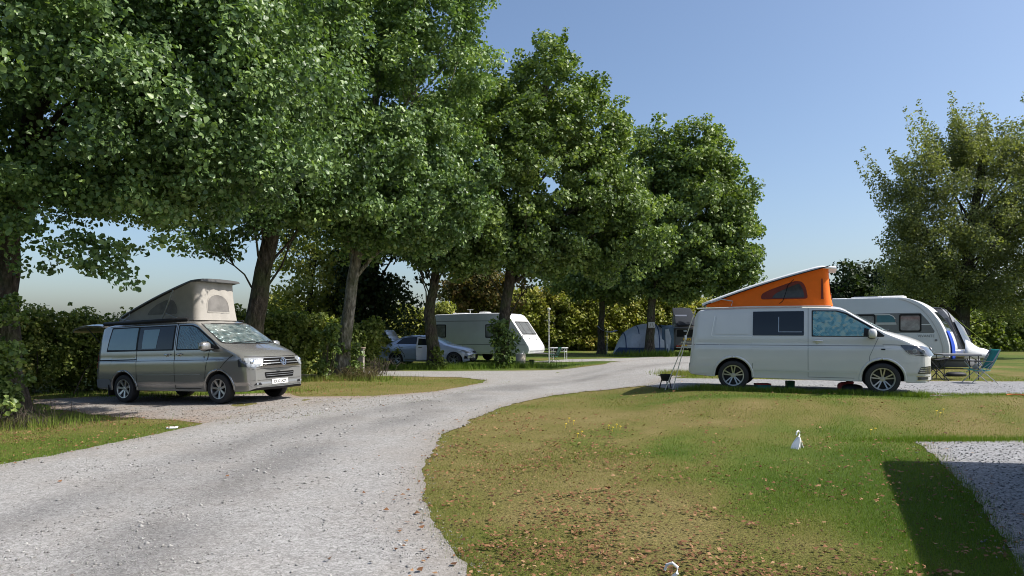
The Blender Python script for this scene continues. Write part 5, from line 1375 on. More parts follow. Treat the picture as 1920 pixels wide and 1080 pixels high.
def place_van(name, label, kind, paint, rear_w, front_w, group, pitch=True):
    """rear_w / front_w: world points on the ground under the near side wheels (right side)"""
    r_ = Vector(rear_w); f_ = Vector(front_w); d = (f_ - r_); rz = math.atan2(d.y, d.x)
    hd = Vector((math.cos(rz), math.sin(rz), 0)); left = Vector((-hd.y, hd.x, 0))
    base = Vector((r_.x, r_.y, r_.z)) - hd * .98 + left * .845
    slope = math.atan2(f_.z - r_.z, d.length)
    base.z = r_.z - .98 * math.tan(slope)
    return van(name, label, group, paint, kind, base, rz, -slope)

VG = 'campervans with their roofs raised'
gr = (-9.24, 16.4); gf = (-6.47, 15.24)
grey_van = place_van('campervan', 'grey-beige campervan with tan pop-up roof and open tailgate on the left pitch', 'grey', MT['paint_grey'], (gr[0], gr[1], H(*gr) + .008), (gf[0], gf[1], H(*gf) + .008), VG)
wr = (5.07, 15.62); wf = (7.79, 14.40)
white_van = place_van('campervan', 'white campervan with orange pop-up roof canvas and leaf print door blind', 'white', MT['paint_white'], (wr[0], wr[1], H(*wr) + .008), (wf[0], wf[1], H(*wf) + .008), VG)
fz = H(12, 47)
van('campervan', 'sand silver campervan seen from behind with grey raised roof beside the blue tent', VG, MT['paint_far'], 'far', (11.95, 46.6, fz), R(84))

# ------------------------------------------------------------------ silver saloon
CAR = dict(L=4.58, axles=[1.02, 3.75], arch=.345, zc=.325, sill=.22, inner=.58, Wm=.90,
    zt=[(0, .93), (.05, .99), (.12, 1.03), (.5, 1.06), (.68, 1.10), (1.0, 1.25), (1.35, 1.38), (1.8, 1.425), (2.3, 1.42), (2.65, 1.36), (3.1, 1.16), (3.38, 1.02), (3.5, .99), (4.0, .90), (4.3, .82), (4.45, .74), (4.53, .66), (4.58, .56)],
    zb=[(0, .36), (.1, .28), (.6, .22), (4.3, .20), (4.5, .22), (4.58, .26)],
    corner=[(0, .10), (.5, .10), (.9, .10), (1.4, .10), (2.4, .10), (3.0, .07), (3.4, .07), (4.0, .12), (4.4, .12), (4.58, .10)],
    W=[(0, .76), (.06, .82), (.2, .87), (.6, .895), (3.8, .895), (4.2, .88), (4.4, .85), (4.5, .80), (4.58, .72)],
    prof=[(.2, .93), (.35, .98), (.6, 1.0), (.8, .99), (.93, .95), (1.0, .90), (1.2, .79), (1.38, .68), (1.45, .64)],
    bow=[(0, -.12), (.4, -.03), (.8, 0), (2.4, 0), (3.2, .10), (4.0, .17), (4.58, .36)],
    lean=[(0, .05), (.3, 0), (4.58, 0)], inset=[(0, .01), (.05, 0), (4.5, 0), (4.58, .03)], nexp=[(0, 3), (1.5, 3), (3.5, 3.5), (4, 2.6), (4.58, 2.6)])
def saloon():
    y0 = (-5.30, 31.3); y1 = (-2.62, 30.8)
    d = Vector((y1[0] - y0[0], y1[1] - y0[1], 0)); rz = math.atan2(d.y, d.x); hd = d.normalized(); left = Vector((-hd.y, hd.x, 0))
    base = Vector((y0[0], y0[1], 0)) - hd * 1.02 + left * .79; base.z = H(base.x, base.y) + .0
    root = empty('saloon_car', base, rz); tag(root, 'silver-blue saloon car with open boot and front door half hidden by a mossy trunk', 'car')
    body = hull(CAR).build('body', [MT['paint_silver'], MT['under']], root, smooth=32); b = bvh_of(body)
    for sd, nm in (('R', -1), ('L', 1)):
        patch('rear_door_window', b, sd, [(1.00, 1.02), (1.30, 1.27), (1.60, 1.325), (2.02, 1.335), (2.02, 1.0)], MT['glass'], root, .008, .08, .05)
        patch('front_door_window', b, sd, [(2.10, 1.0), (2.10, 1.335), (2.50, 1.30), (3.05, 1.04), (3.05, .99)], MT['glass'], root, .008, .08, .04)
        seams('panel_seams', b, sd, [[(2.06, .32), (2.06, .99)], [(1.12, .98), (1.30, .70), (1.42, .55), (1.45, .40)], [(3.08, .98), (3.12, .35)]], .02, MT['ink'], root, .004)
        seams('window_trim', b, sd, [[(.92, 1.0), (3.1, .985)], [(.95, 1.04), (1.30, 1.30), (1.6, 1.355), (2.1, 1.365), (2.5, 1.33), (3.1, 1.06)]], .018, MT['chrome'], root, .010)
        seams('sill', b, sd, [[(1.45, .30), (3.3, .28)]], .05, MT['silver_tr'], root, .01)
        m = MB()
        for hx in (1.28, 2.22):
            h, dd = rayhit(b, sd, hx, .86); m.tube([(hx - .08, h.y + nm * .01, .87), (hx, h.y + nm * .03, .87), (hx + .08, h.y + nm * .01, .87)], .014, 6)
        m.build('door_handle', MT['chrome'], root)
        for ax in CAR['axles']: wheel(root, ax, nm * .79, nm, r=.325, w=.21, rimr=.225, style='twin')
        patch('headlight', b, 'F', [(nm * .80, .60), (nm * .76, .70), (nm * .50, .68), (nm * .44, .60)][::nm], MT['lens'], root, .01, .05, .02)
        patch('side_lens', b, sd, [(3.98, .66), (4.12, .76), (4.30, .72), (4.32, .63)], MT['lens'], root, .008, .05, .02)
        patch('bumper_vent', b, sd, [(4.22, .36), (4.24, .50), (4.38, .44), (4.38, .36)], MT['black'], root, .008, .05, .01)
        patch('tail_light', b, sd, [(-.02, .80), (.0, .95), (.22, .98), (.26, .90)], MT['red_lens'], root, .008, .05, .02)
        mm = MB(); mm.ell((2.98, nm * .99, 1.03), (.07, .11, .07), 12, 8); mm.box((3.0, nm * .88, 1.0), (.05, .12, .03)); mm.build('wing_mirror', MT['paint_silver'], root, smooth=50)
    patch('windscreen', b, 'F', [(-.66, 1.03), (-.56, 1.34), (.56, 1.34), (.66, 1.03)], MT['glass_teal'], root, .008, .08, .05)
    patch('grille', b, 'F', [(-.24, .52), (-.30, .70), (.30, .70), (.24, .52)], MT['black'], root, .008, .06, .02)
    patch('lower_grille', b, 'F', [(-.40, .26), (-.46, .38), (.46, .38), (.40, .26)], MT['black'], root, .008, .06, .02)
    hp, dd = rayhit(b, 'F', 0, .45); p = MB(); p.box((hp.x + .015, 0, .45), (.012, .52, .11)); pl = p.build('number_plate', MT['plate_w'], root)
    q = MB()
    for k in range(7): q.box((hp.x + .023, -.19 + .06 * k + .03 * (k > 3), .45), (.004, .034, .066))
    q.build('plate_text', MT['ink'], pl)
    # open boot lid
    bl = MB(); P = [(.80, 1.13), (.66, 1.20), (.52, 1.42), (.40, 1.60), (.30, 1.66), (.22, 1.64), (.16, 1.50), (.13, 1.36)]
    vs = []
    for (x_, z_) in P: vs += [(x_, -.64, z_), (x_, .64, z_), (x_ + .05, .60, z_ - .04), (x_ + .05, -.60, z_ - .04)]
    bl.add(vs, [(i * 4 + j, i * 4 + (j + 1) % 4, i * 4 + 4 + (j + 1) % 4, i * 4 + 4 + j) for i in range(len(P) - 1) for j in range(4)] + [(3, 2, 1, 0), tuple(range(len(P) * 4 - 4, len(P) * 4))])
    bl.build('boot_lid', MT['paint_silver'], root, smooth=50)
    patch('boot_shade', b, 'T', [(.10, -.62), (.10, .62), (.62, .66), (.62, -.66)], MT['under'], root, .008, .12, .04)  # dark sheet on the closed hull in place of a shaded boot
    # open front door (hinged at its front edge)
    dm = MB(); dm.prism([(-1.0, .30), (-1.02, .96), (0, .96), (0, .30)], -.03, .03); dm.prism([(-1.0, .96), (-1.0, 1.0), (-.95, 1.33), (-.55, 1.30), (-.02, 1.0), (0, .96), (-.06, .97), (-.58, 1.25), (-.90, 1.27), (-.94, .97)], -.02, .02)
    do = dm.build('front_door', MT['paint_silver'], root, smooth=30); do.location = (3.06, -.885, 0); do.rotation_euler = (0, 0, R(22))
    q = MB(); q.tube([(-.92, -.045, .87), (-.84, -.06, .87), (-.76, -.045, .87)], .014, 6); q.build('handle', MT['chrome'], do)
    g = MB(); g.prism([(-.94, .97), (-.90, 1.27), (-.58, 1.25), (-.06, .97)], -.006, .006); g.build('door_glass', MT['glass'], do)
saloon()
# ------------------------------------------------------------------ caravans
def prof_body(P, W, mats, parent, bev=.05, name='body', nose=None, smooth=28, bowf=0.0):
    """extrude an x-z outline across the width with rounded edges; mat 1 on the outline band"""
    rows = [(-W / 2, bev), (-W / 2 + bev * .3, bev * .35), (-W / 2 + bev, 0), (0, 0), (W / 2 - bev, 0), (W / 2 - bev * .3, bev * .35), (W / 2, bev)]
    c = Vector((sum(p[0] for p in P) / len(P), sum(p[1] for p in P) / len(P)))
    n = len(P); mb = MB(); vs = []
    xm = max(p[0] for p in P)
    for (y, ins) in rows:
        for i, p in enumerate(P):
            a = Vector(P[i - 1]); b = Vector(P[(i + 1) % n]); t = (b - a).normalized(); nn = Vector((-t.y, t.x))
            if (Vector(p) - c).dot(nn) > 0: nn = -nn
            q = Vector(p) + nn * ins
            bx = bowf * (1 - (2 * y / W) ** 2) * max(0, (q.x - (xm - 1.0)))
            vs.append((q.x + bx, y, q.y))
    fs = []; ms = []
    for r_ in range(len(rows) - 1):
        for i in range(n):
            j = (i + 1) % n; fs.append((r_ * n + i, r_ * n + j, (r_ + 1) * n + j, (r_ + 1) * n + i)); ms.append(1 if 1 <= r_ <= len(rows) - 3 else (1 if r_ in (0, len(rows) - 2) else 0))
    fs.append(tuple(reversed(range(n)))); ms.append(0); fs.append(tuple(range((len(rows) - 1) * n, len(rows) * n))); ms.append(0)
    mb.v = vs; mb.f = fs; mb.m = ms
    return mb.build(name, mats, parent, smooth=smooth)
def curve_pts(ctrl, k=6):
    out = []
    for i in range(len(ctrl) - 1):
        p0 = Vector(ctrl[max(i - 1, 0)]); p1 = Vector(ctrl[i]); p2 = Vector(ctrl[i + 1]); p3 = Vector(ctrl[min(i + 2, len(ctrl) - 1)])
        for j in range(k):
            t = j / k; out.append(tuple(.5 * ((2 * p1) + (-p0 + p2) * t + (2 * p0 - 5 * p1 + 4 * p2 - p3) * t * t + (-p0 + 3 * p1 - 3 * p2 + p3) * t ** 3)))
    out.append(tuple(ctrl[-1])); return out

def right_caravan():
    rz = R(-37); hx = Vector((math.cos(rz), math.sin(rz), 0)); W = 2.25
    near = Vector((15.25, 23.7, 0)); L = 6.35
    base = near - hx * L + Vector((-hx.y, hx.x, 0)) * W / 2; base.z = H(base.x + 3, base.y) 
    root = empty('caravan', base, rz); tag(root, 'modern white touring caravan with rounded front and dark window band behind the white van', 'caravan', 'touring caravans')
    front = curve_pts([(4.85, 2.58), (5.2, 2.49), (5.62, 2.22), (5.95, 1.80), (6.17, 1.32), (6.29, .85), (6.30, .44)], 6)
    P = [(0.02, .46), (0, 1.2), (.04, 2.1), (.16, 2.45), (.4, 2.56), (2.5, 2.60)] + front + [(5.6, .40), (3.0, .38), (1.0, .40)]
    body = prof_body(P, W, [MT['caravan_g'], MT['caravan_w']], root, .035, bowf=.16); b = bvh_of(body)
    # framed curved front trim on the near side
    seams('front_trim', b, 'R', [[(p[0] - .20, p[1] - .045) for p in front[2:-2]]], .03, MT['silver_tr'], root, .012)
    seams('front_trim', b, 'R', [[(p[0] - .12, p[1] - .030) for p in front[2:-1]]], .022, MT['caravan_w'], root, .016)
    patch('window_band', b, 'R', [(2.9, 1.30), (2.9, 2.00), (5.42, 2.02), (5.66, 1.72), (5.86, 1.36), (5.84, 1.30)], MT['stripe'], root, .004, .25, .04)
    patch('teal_band', b, 'R', [(4.04, 1.68), (4.04, 1.94), (4.46, 1.94), (4.62, 1.85), (4.64, 1.68)], MT['stripe_b'], root, .008, .25, .03)
    seams('pinstripes', b, 'R', [[(3.95, 1.965), (4.45, 1.965), (4.58, 1.90), (4.64, 1.80)], [(3.5, 1.62), (4.68, 1.62)], [(5.46, 1.60), (5.76, 1.60)], [(3.95, 1.66), (4.66, 1.66)]], .03, MT['caravan_w'], root, .012)
    for (xa, xb, z0, z1) in ((4.76, 5.46, 1.34, 1.98), (3.25, 4.0, 1.55, 1.98)):
        f = patch('window', b, 'R', [(xa, z0), (xa, z1), (xb, z1), (xb, z0)], MT['black'], root, .014, .2, .07)
        patch('pane', b, 'R', [(xa + .05, z0 + .05), (xa + .05, z1 - .06), (xb - .05, z1 - .06), (xb - .05, z0 + .05)], MT['glass_grey'], f, .020, .2, .06)
    for s in 'L': patch('window', b, s, [(4.4, 1.3), (4.4, 1.9), (5.2, 1.9), (5.2, 1.3)], MT['glass'], root, .012, .2, .06)
    patch('front_window', b, 'F', [(-.85, 1.35), (-.80, 2.05), (.80, 2.05), (.85, 1.35)], MT['glass'], root, .01, .15, .08)
    patch('locker_door', b, 'R', [(5.18, .56), (5.18, .82), (5.42, .82), (5.42, .56)], MT['caravan_w'], root, .006, .2, .04)
    patch('side_lamp', b, 'R', [(5.86, 1.01), (5.86, 1.08), (5.94, 1.08), (5.94, 1.01)], MT['stripe'], root, .01, .2, .02)
    patch('skirt', b, 'R', [(2.4, .41), (2.4, .50), (6.12, .50), (6.10, .41)], MT['caravan_w'], root, .012, .3, .01)
    hp, d = rayhit(b, 'R', 5.45, 1.20)
    text_mesh('lettering', 'VIVANTE', .13, MT['stripe'], root, (5.60, hp.y - .006, 1.19), (R(90), 0, 0), .001, sx=1.0)
    rl = MB(); rl.box((4.35, 0, 2.645), (.95, .75, .07), bev=.03); r1 = rl.build('rooflight', MT['white_pl'], root, smooth=40)
    rl = MB(); rl.box((3.55, -.1, 2.64), (.85, .65, .08), bev=.03); rl.build('rooflight', MT['rooflight'], root, smooth=40)
    rl = MB(); rl.box((3.6, -.46, 2.63), (1.05, .05, .06)); rl.box((2.6, 0, 2.62), (.5, .5, .05), bev=.02); rl.build('rooflight_rim', MT['white_pl'], r1)
    for s in (-1, 1): wheel(root, 2.9, s * .98, s, r=.32, w=.19, rimr=.2, style='seven')
    a = MB(); a.tube([(6.2, -.5, .42), (7.35, 0, .44)], .04, 6); a.tube([(6.2, .5, .42), (7.35, 0, .44)], .04, 6); a.tube([(7.0, 0, .10), (7.0, 0, .70)], .03, 8); a.tube([(7.3, 0, .44), (7.5, 0, .48)], .045, 8); a.lathe([(.001, -.04), (.1, -.04), (.1, .04), (.001, .04)], (7.0, 0, .10), 'y', 14)
    a.build('towing_frame', MT['tube_g'], root, smooth=40)
    a = MB(); a.box((6.52, 0, .58), (.36, 1.1, .24), bev=.04); a.build('locker', MT['white_pl'], root, smooth=40)
    for (x_, s) in ((5.9, -1), (5.9, 1), (.5, -1), (.5, 1)):
        l = MB(); l.tube([(x_ - .2, s * .8, .42), (x_, s * .8, .01)], .02, 6); l.box((x_, s * .8, .02), (.14, .14, .03)); l.build('corner_steady', MT['tubes'], root)
    bs = base
    def W_(x_, y_, z_): return bs + hx * x_ + Vector((-hx.y, hx.x, 0)) * y_ + Vector((0, 0, z_))
    # towel hung on the front
    tw = MB(); nn = 11; mm = 9; vs = []; top = {}
    for i in range(nn):
        t = i / (nn - 1); z_ = 1.38 - 1.0 * t
        for j in range(mm):
            u = j / (mm - 1); y_ = -.98 + (.34 + .10 * t) * u - .08 * t
            h, d = rayhit(b, 'F', max(-1.05, y_), max(z_, .5)); top[j] = max(top.get(j, 0), h.x); vs.append((top[j] + .03 + .03 * math.sin(u * 14 + t) * (.4 + t), y_, z_))
    tw.add(vs, [(i * mm + j, i * mm + j + 1, (i + 1) * mm + j + 1, (i + 1) * mm + j) for i in range(nn - 1) for j in range(mm - 1)])
    o = tw.build('towel', MT['towel'], None, smooth=80, solid=.012); o.location = base; o.rotation_euler = (0, 0, rz); tag(o, 'royal blue towel draped from the front corner of the rounded caravan', 'towel')
    # white hitch cover
    cv = MB(); rows = []
    for i in range(8):
        t = i / 7; x_ = 6.70 + .90 * t; hh = 1.06 - .50 * t ** .8; w_ = .50 * (1 - t) + .12
        rows.append([(x_, -w_, .40 + .03 * math.sin(i * 2.1)), (x_ + .02, -w_ * .85, .40 + (hh - .40) * .6), (x_, -w_ * .4, hh - .04), (x_, 0, hh + .03 * math.sin(i * 1.7)), (x_, w_ * .4, hh - .04), (x_ + .02, w_ * .85, .40 + (hh - .40) * .6), (x_, w_, .42)])
    cv.add([p for r_ in rows for p in r_], [(i * 7 + j, i * 7 + j + 1, i * 7 + 8 + j, i * 7 + 7 + j) for i in range(7) for j in range(6)])
    o = cv.build('towing_cover', MT['tarp'], root, smooth=50, solid=.01)
    # grey awning on the far side
    ar = empty('caravan_awning', W_(5.45, 1.18, 0), rz); tag(ar, 'grey porch awning pitched on the far side of the rounded caravan', 'awning')
    aw = MB(); vs = []
    rr = [(0, 2.35, 0), (.6, 2.28, .35), (1.2, 2.10, .62), (1.8, 1.92, .85)]
    N_ = 12
    for (y_, top, ext) in rr:
        for k in range(N_ + 1):
            t = k / N_
            # profile in x: from -2 to +1 with sloping front
            if t < .3: p = (-2.4, top * t / .3)
            elif t < .6: p = (-2.4 + (2.4 + .55 + ext * .4) * (t - .3) / .3, top + .05 * math.sin((t - .3) / .3 * math.pi) - .12 * ((t - .3) / .3) ** 2)
            else: u = (t - .6) / .4; p = (.55 + ext * .4 + .75 * u, (top - .12) * (1 - u))
            vs.append((p[0], y_, p[1]))
    k = N_ + 1
    aw.add(vs, [(i * k + j, i * k + j + 1, (i + 1) * k + j + 1, (i + 1) * k + j) for i in range(len(rr) - 1) for j in range(N_)] + [tuple(3 * k + j for j in range(k)), tuple(j for j in range(k))])
    an = aw.build('fabric', MT['awning'], ar, smooth=30, solid=.01)
    pn = MB(); pn.add([(.60, -.012, 1.85), (1.02, -.012, .95), (1.20, -.012, .45), (.0, -.012, .45), (-.05, -.012, 1.85)], [(0, 1, 2, 3, 4)]); pn.build('window_panel', MT['awning_d'], ar, fixn=False, solid=.006)
    pn = MB(); pn.add([(.80, .15, 1.78), (.92, .75, 1.70), (1.38, .75, .70), (1.22, .15, .70)], [(0, 1, 2, 3)]); o = pn.build('window_panel', MT['awning_d'], ar, fixn=False, solid=.006)
    po = MB(); po.tube([(-.6, -.03, 2.28), (.5, -.03, 2.20), (.62, -.03, 2.08), (1.34, -.03, .02)], .022, 6); po.tube([(.95, 1.82, 1.80), (1.62, 1.82, 0)], .02, 6); po.build('frame_poles', MT['tubes'], ar)
    for (a_, c_) in (((.85, .0, 1.85), (1.95, -1.0, .85)), ((1.15, .0, 1.25), (1.90, -1.0, .84))):
        g = MB(); g.tube([a_, c_], .007, 4); g.build('guy_line', MT['lime'], ar)
right_caravan()

def left_caravan():
    rz = R(-25); hx = Vector((math.cos(rz), math.sin(rz), 0)); W = 2.1; left = Vector((-hx.y, hx.x, 0))
    near = Vector((.93, 34.3, 0)); L = 6.0
    base = near - hx * L + left * W / 2; base.z = H(base.x, base.y)
    root = empty('caravan', base, rz); tag(root, 'older cream caravan with straight sloping front behind the silver car', 'caravan', 'touring caravans')
    P = [(.25, .42), (.05, .60), (0, 1.2), (.04, 2.2), (.20, 2.42), (.5, 2.48), (2.5, 2.53), (4.2, 2.53), (4.55, 2.50), (4.75, 2.41), (4.90, 2.25), (5.35, 1.62), (5.80, .98), (5.90, .80), (5.92, .62), (5.85, .46), (5.6, .42), (3, .40)]
    body = prof_body(P, W, [MT['cream'], MT['caravan_w']], root, .05, bowf=.06); b = bvh_of(body)
    seams('side_mouldings', b, 'R', [[(.1, 2.12), (4.9, 2.13)], [(.1, .90), (5.75, .90)]], .03, MT['stripe'], root, .006)
    seams('corner_trim', b, 'R', [[(4.62, 2.42), (4.84, 2.24), (5.30, 1.60), (5.74, .97), (5.86, .62)]], .05, MT['caravan_w'], root, .012)
    for (xa, xb, z0, z1) in ((.50, 1.10, 1.25, 1.95), (3.45, 4.1, 1.25, 1.95), (4.25, 4.68, 1.20, 1.95)):
        f = patch('window', b, 'R', [(xa, z0), (xa, z1), (xb, z1), (xb, z0)], MT['black'], root, .012, .2, .05)
        patch('pane', b, 'R', [(xa + .05, z0 + .05), (xa + .05, z1 - .05), (xb - .05, z1 - .05), (xb - .05, z0 + .05)], MT['glass_grey'], f, .018, .2, .05)
    f = patch('front_window', b, 'F', [(-.88, 1.42), (-.86, 2.10), (.86, 2.10), (.88, 1.42)], MT['black'], root, .012, .12, .05)
    for (ya, yb) in ((-.82, -.42), (-.36, .36), (.42, .82)): patch('pane', b, 'F', [(ya, 1.47), (ya, 2.05), (yb, 2.05), (yb, 1.47)], MT['glass_grey'], f, .020, .12, .04)
    seams('front_locker', b, 'F', [[(-.95, .98), (.95, .98)], [(-.9, .60), (.9, .60)]], .025, MT['cream'], root, .01)
    patch('locker_handle', b, 'F', [(-.5, 1.20), (-.5, 1.26), (-.36, 1.26), (-.36, 1.20)], MT['stripe'], root, .012, .1, .01)
    patch('locker_handle', b, 'F', [(.36, 1.10), (.36, 1.18), (.42, 1.18), (.42, 1.10)], MT['stripe'], root, .012, .1, .01)
    patch('reflector', b, 'R', [(4.7, 1.02), (4.7, 1.07), (5.3, 1.07), (5.3, 1.02)], MT['caravan_w'], root, .012, .2, .01)
    for s in (-1, 1): wheel(root, 2.6, s * .90, s, r=.31, w=.18, rimr=.19, style='seven')
    rl = MB(); rl.box((2.9, 0, 2.58), (.5, .5, .09), bev=.03); rl.box((1.4, .1, 2.55), (.8, .6, .05), bev=.02); rl.build('rooflight', MT['white_pl'], root, smooth=40)
    an = MB(); an.tube([(2.2, -.4, 2.5), (2.2, -.4, 2.72)], .02, 6); an.box((2.2, -.4, 2.74), (.35, .03, .03)); an.build('aerial', MT['white_pl'], root)
    a = MB(); a.tube([(5.6, -.45, .45), (6.9, 0, .42)], .04, 6); a.tube([(5.6, .45, .45), (6.9, 0, .42)], .04, 6); a.tube([(6.6, 0, .05), (6.6, 0, .65)], .03, 8); a.build('towing_frame', MT['tube_g'], root)
    def W_(x_, y_, z_=0): 
        p = base + hx * x_ + left * y_; return Vector((p.x, p.y, H(p.x, p.y) + z_))
    return W_
WL = left_caravan()

# water container and tap, clutter under the nose
def barrel(label, c, r, h, mat, cat, name='water_barrel'):
    z = H(*c); root = empty(name, (c[0], c[1], z)); tag(root, label, cat)
    m = MB(); m.lathe([(.001, 0), (r * .93, 0), (r, .03), (r, h * .3), (r * 1.04, h * .33), (r, h * .36), (r, h - .04), (r * .9, h), (.001, h)], (0, 0, 0), 'z', 24); m.build('drum', mat, root, smooth=40)
    m = MB(); m.tube([(-r * .7, 0, h), (-r * .5, 0, h + .13), (r * .5, 0, h + .13), (r * .7, 0, h)], .018, 6); m.lathe([(.001, h + .05), (.06, h + .05), (.06, h - .01)], (.05, 0, 0), 'z', 12); m.build('handle', MT['white_pl'], root, smooth=40)
    return root
barrel('cream water drum standing on the grass right of the pointed tree', (.42, 33.0), .24, .50, M('cream_plastic', (.55, .47, .36), .6), 'water drum')
m = MB(); m.lathe([(.001, 0), (.11, 0), (.14, .22), (.12, .22)], (0, 0, 0), 'z', 16); o = m.build('bucket', MT['tubes'], None, smooth=40); o.location = (.95, 32.9, H(.95, 32.9)); tag(o, 'small dark bucket by the nose of the sloping caravan', 'bucket')
m = MB(); m.box((0, 0, .09), (.30, .22, .18), bev=.03); m.box((0, 0, .20), (.12, .03, .04), bev=.01); o = m.build('water_can', M('terracotta_can', (.33, .10, .05), .6), None, smooth=40); o.location = (-.15 + .0, 32.0, H(0, 32)); tag(o, 'small rust red can at the foot of the pointed tree', 'can')
# lamp pole
px = (1.85, 34.2); z = H(*px)
r0 = empty('awning_pole', (px[0], px[1], z)); tag(r0, 'tall slim white pole with a round light beside the sloping caravan', 'pole')
m = MB(); m.tube([(0, 0, 0), (0, 0, 1.4)], .022, 8); m.tube([(0, 0, 1.4), (0, 0, 2.65)], .016, 8); m.build('pole', MT['white_pl'], r0, smooth=40)
m = MB(); m.lathe([(.001, 2.62), (.05, 2.63), (.08, 2.68), (.08, 2.74), (.001, 2.77)], (0, 0, 0), 'z', 16); m.build('lamp', MT['white_pl'], r0, smooth=50)
m = MB(); m.tube([(0, 0, 2.15), (.07, 0, 2.05)], .018, 6); m.build('clamp', MT['tube_g'], r0)

def folding_table(label, c, rz, L, W, h, top, leg, name='folding_table'):
    z = H(*c); root = empty(name, (c[0], c[1], z), rz); tag(root, label, 'table', 'folding camping tables')
    m = MB(); m.box((0, 0, h), (L, W, .03), bev=.006); m.box((0, -W / 2 - .004, h - .018), (L, .012, .035)); m.box((0, W / 2 + .004, h - .018), (L, .012, .035)); m.build('table_top', top, root)
    for sx in (-1, 1):
        for sy in (-1, 1):
            l = MB(); l.tube([(sx * (L / 2 - .06), sy * (W / 2 - .05), h - .02), (sx * (L / 2 - .06) , sy * (W / 2 - .05), 0)], .013, 8); l.build('leg', leg, root, smooth=50)
    l = MB()
    for sy in (-1, 1): l.tube([(-L / 2 + .06, sy * (W / 2 - .05), h * .74), (L / 2 - .06, sy * (W / 2 - .05), h * .74)], .010, 6)
    for sx in (-1, 1):
        l.tube([(sx * (L / 2 - .06), -W / 2 + .05, h * .74), (sx * (L / 2 - .06), W / 2 - .05, h * .74)], .010, 6); l.tube([(sx * (L / 2 - .06), -W / 2 + .05, h * .74), (sx * (L / 2 - .28), -W / 2 + .05, h - .03)], .008, 6)
    l.build('bracing', leg, root, smooth=50)
    return root
folding_table('black framed folding table in front of the rounded caravan', (12.45, 19.1), R(-10), .98, .60, .70, MT['tabletop'], MT['tubes'])
def xstool(label, c, rz, mat, seat, h=.45, w=.42, group=None, name='folding_stool'):
    z = H(*c); root = empty(name, (c[0], c[1], z), rz); tag(root, label, 'stool')
    for s in (-1, 1):
        for e in (-1, 1):
            l = MB(); l.tube([(e * w / 2, s * .17, 0), (-e * w / 2, s * .17, h)], .013, 8); l.build('leg', mat, root, smooth=50)
    m = MB(); n = 8; vs = []
    for i in range(n + 1):
        t = i / n; vs += [(-w / 2 + w * t, -.18, h - .05 * math.sin(math.pi * t)), (-w / 2 + w * t, .18, h - .05 * math.sin(math.pi * t))]
    m.add(vs, [(2 * i, 2 * i + 1, 2 * i + 3, 2 * i + 2) for i in range(n)]); m.build('seat', seat, root, smooth=60, solid=.012)
    b = MB()
    for e in (-1, 1): b.tube([(e * w / 2, -.19, h), (e * w / 2, .19, h)], .012, 6); b.tube([(e * w / 2, -.19, 0), (e * w / 2, .19, 0)], .012, 6)
    b.build('cross_bar', mat, root, smooth=50)
    return root
xstool('black crossed leg folding stand touching the left of the black table', (11.55, 18.6), R(-8), MT['tubes'], MT['black'], h=.62, w=.52, name='folding_stand')
# teal folding chair
def camp_chair(label, c, rz, fabric, frame, sc=1.0, name='folding_chair', group=None):
    z = H(*c); root = empty(name, (c[0], c[1], z), rz); tag(root, label, 'chair', group); root.scale = (sc, sc, sc)
    w = .25
    for s in (-1, 1):
        l = MB(); l.tube([(.34, s * w, 0), (-.06, s * w, .40), (-.20, s * w, .56)], .011, 8); l.build('leg', frame, root, smooth=50)
        l = MB(); l.tube([(-.36, s * w, 0), (.12, s * w, .42), (.26, s * w, .60)], .011, 8); l.build('leg', frame, root, smooth=50)
        l = MB(); l.tube([(.22, s * w, .30), (-.10 - .12, s * w * .96, .62), (-.40, s * w * .96, .95)], .011, 8); l.tube([(-.12, s * (w - .02), .36), (-.42, s * (w - .02), .96)], .011, 8); l.build('back_frame', frame, root, smooth=50)
        l = MB(); l.box((.02, s * (w + .01), .615), (.46, .05, .022), bev=.006); l.build('armrest', MT['tubes'], root, smooth=40)
    m = MB(); vs = []
    for i in range(9):
        t = i / 8; vs += [(.30 - .46 * t, -w + .01, .40 - .035 * math.sin(math.pi * t) - .03 * t), (.30 - .46 * t, w - .01, .40 - .035 * math.sin(math.pi * t) - .03 * t)]
    m.add(vs, [(2 * i, 2 * i + 1, 2 * i + 3, 2 * i + 2) for i in range(8)]); m.build('seat', fabric, root, smooth=60, solid=.014)
    m = MB(); vs = []
    for i in range(9):
        t = i / 8; vs += [(-.17 - .25 * t - .02 * math.sin(math.pi * t), -w + .02, .42 + .53 * t), (-.17 - .25 * t - .02 * math.sin(math.pi * t), w - .02, .42 + .53 * t)]
    m.add(vs, [(2 * i, 2 * i + 1, 2 * i + 3, 2 * i + 2) for i in range(8)]); m.build('backrest', fabric, root, smooth=60, solid=.014)
    m = MB(); m.tube([(.34, -w, .0), (.34, w, .0)], .010, 6); m.tube([(-.36, -w, .0), (-.36, w, .0)], .010, 6); m.tube([(.02, -w, .32), (.02, w, .32)], .010, 6); m.build('cross_bar', frame, root, smooth=50)
    return root
camp_chair('teal fabric folding chair facing the black table', (12.05, 17.6), R(172), MT['teal'], MT['tube_g'], .93)
m = MB(); m.ell((0, 0, .05), (.30, .14, .09), 14, 8, pw=.8); m.ell((-.22, .03, .03), (.16, .10, .05), 10, 6); o = m.build('bag', MT['black'], None, smooth=60); o.location = (13.2, 20.3, H(13.2, 20.3)); tag(o, 'low dark bag lying on the grass behind the black table', 'bag')
# white table and green chair by left caravan
folding_table('white topped little folding table right of the sloping caravan', (2.45, 35.6), R(-20), .85, .5, .72, MT['white_pl'], MT['white_pl'])
camp_chair('dark green low chair under the white topped table', (2.15, 34.9), R(200), MT['green_pl'], MT['tubes'], .80)
